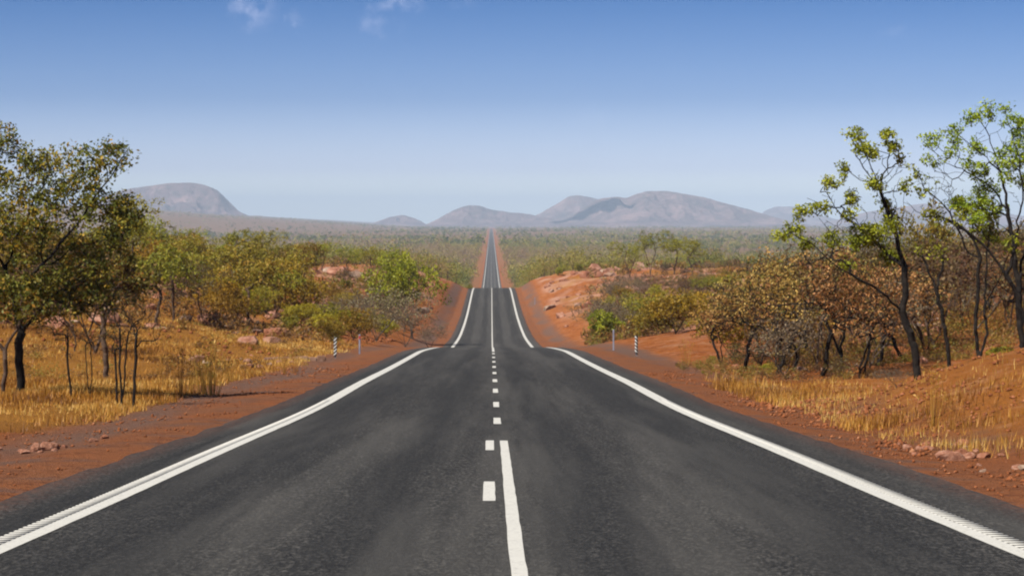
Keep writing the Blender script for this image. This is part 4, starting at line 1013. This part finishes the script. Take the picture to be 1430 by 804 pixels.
pb = [pebbles(7000, lambda y, u: 4.65 + u * 2.2, (12, 70), (.006, .04), rg), pebbles(7000, lambda y, u: -(4.65 + u * 3), (12, 80), (.006, .04), rg), pebbles(14000, lambda y, u: 5.3 + u * 8, (20, 50), (.008, .07), rg), pebbles(3000, lambda y, u: -(8 + u * 25), (85, 180), (.03, .09), rg)]
pv_, pf_ = join(pb)
pmz, t, b = mat('loose_stone', .95, .1)
t.links.new(rampn(t, noise(t, objco(t), 7, 3, .8), [(.3, (.06, .022, .012)), (.55, (.24, .08, .03)), (.72, (.36, .19, .11))]), b.inputs['Base Color'])
tag(link('loose_gravel', np_mesh('loose_gravel', pv_, pf_, pmz)), 'loose red gravel and small stones along the shoulders', 'gravel', kind='stuff')

# ------------------------------------------------------------------ guide posts at the culvert and on the second crest
wp, t, b = mat('weathered_white_plastic', .6, .4)
t.links.new(rampn(t, noise(t, objco(t), 6, 3), [(.3, (.17, .17, .22)), (.7, (.27, .27, .33))]), b.inputs['Base Color'])
bk, t, b = mat('black_stripe', .5, .4); b.inputs['Base Color'].default_value = (.015, .015, .018, 1)
ws, t, b = mat('white_stripe', .5, .4); b.inputs['Base Color'].default_value = (.45, .45, .44, 1)
rr_, t, b = mat('red_reflector', .25, .6); b.inputs['Base Color'].default_value = (.45, .03, .02, 1)
gs, t, b = mat('galvanised_steel', .45, .5); b.inputs['Base Color'].default_value = (.35, .35, .36, 1); b.inputs['Metallic'].default_value = .7
def prism(w, d, z0, z1, mats, mi=None, arc=True):
    """post blade with bevelled corners"""
    import bmesh
    bm = bmesh.new(); bmesh.ops.create_cube(bm, size=1)
    for v in bm.verts: v.co = Vector((v.co.x * w, v.co.y * d, z0 if v.co.z < 0 else z1))
    bmesh.ops.bevel(bm, geom=[e for e in bm.edges], offset=min(w, d) * .2, segments=2, affect='EDGES')
    me = bpy.data.meshes.new('post_part'); bm.to_mesh(me); bm.free(); me.materials.append(mats)
    return me
def grey_post(label, px, y, hgt, refl=True):
    r = tag(bpy.data.objects.new('guide_post', None), label, 'guide post', 'roadside guide posts'); COL.objects.link(r); r.location = at(px, y)
    link('blade', prism(.085, .045, -.2, hgt, wp), r)
    if refl:
        q = link('reflector', prism(.06, .012, hgt - .22, hgt - .08, rr_), r); q.location = (0, -.032, 0)
    return r
def striped_post(label, px, y, hgt, sgn):
    r = tag(bpy.data.objects.new('hazard_post', None), label, 'hazard post', 'striped culvert posts'); COL.objects.link(r); r.location = at(px, y)
    link('post', prism(.07, .05, -.2, hgt - .02, gs), r)
    # marker plate built from slanted black and white bands
    n = 11; Vs, Fs, mi, o = [], [], [], 0
    w, z0, z1 = .065, .06, hgt; st = (z1 - z0) / n; sl = .06 * sgn
    for k in range(n):
        za, zb = z0 + k * st, z0 + (k + 1) * st
        pts = []
        for yy in (-.048, -.032):
            pts += [(-w, yy, min(max(za - sl, z0), z1)), (w, yy, min(max(za + sl, z0), z1)), (w, yy, min(max(zb + sl, z0), z1) if k < n - 1 else z1), (-w, yy, min(max(zb - sl, z0), z1) if k < n - 1 else z1)]
        Vs += pts; Fs += [[o, o + 1, o + 2, o + 3], [o + 7, o + 6, o + 5, o + 4], [o, o + 3, o + 7, o + 4], [o + 1, o + 5, o + 6, o + 2], [o, o + 4, o + 5, o + 1], [o + 3, o + 2, o + 6, o + 7]]; mi += [k % 2] * 6; o += 8
    link('marker_plate', np_mesh('marker_plate', np.array(Vs), np.array(Fs), [bk, ws], mi=mi), r)
    return r
striped_post('black and white striped post left of the road by the pale stones', 468, 93, .92, 1)
striped_post('black and white striped post right of the road on red ground', 889, 95, .90, -1)
grey_post('pale guide post with red reflector left of the road, behind the striped post', 502, 103, .95)
grey_post('pale lilac guide post without reflector right of the road by the bright green bush', 857, 108, 1.05, False)
grey_post('tiny pale guide post on the right shoulder below the second crest', 747, 330, 1.1, False)

# pale culvert headwall left of the road
import bmesh
bm = bmesh.new()
for k in range(7):
    rg = np.random.default_rng(600 + k)
    mtx = Matrix.Translation((k * .36 - 1.1, rg.normal(0, .04), .06 + rg.normal(0, .015))) @ Matrix.Rotation(rg.normal(0, .08), 4, 'Z')
    gmt = bmesh.ops.create_cube(bm, size=1, matrix=mtx @ Matrix.Diagonal((.35, .3, .22 + rg.normal(0, .02), 1)))
bmesh.ops.bevel(bm, geom=list(bm.edges), offset=.03, segments=2, affect='EDGES')
me = bpy.data.meshes.new('culvert_headwall'); bm.to_mesh(me); bm.free(); me.materials.append(rk_pale)
ob = tag(link('culvert_headwall', me, None, at(412, 87)), 'pale stone headwall of the culvert between stalks and striped post', 'headwall')
ob.rotation_euler = (0, 0, R(12))

# drop prototypes that found no place
for L in KIND.values():
    for o_, used in L:
        if not used:
            for ch in list(o_.children): bpy.data.objects.remove(ch)
            bpy.data.objects.remove(o_)
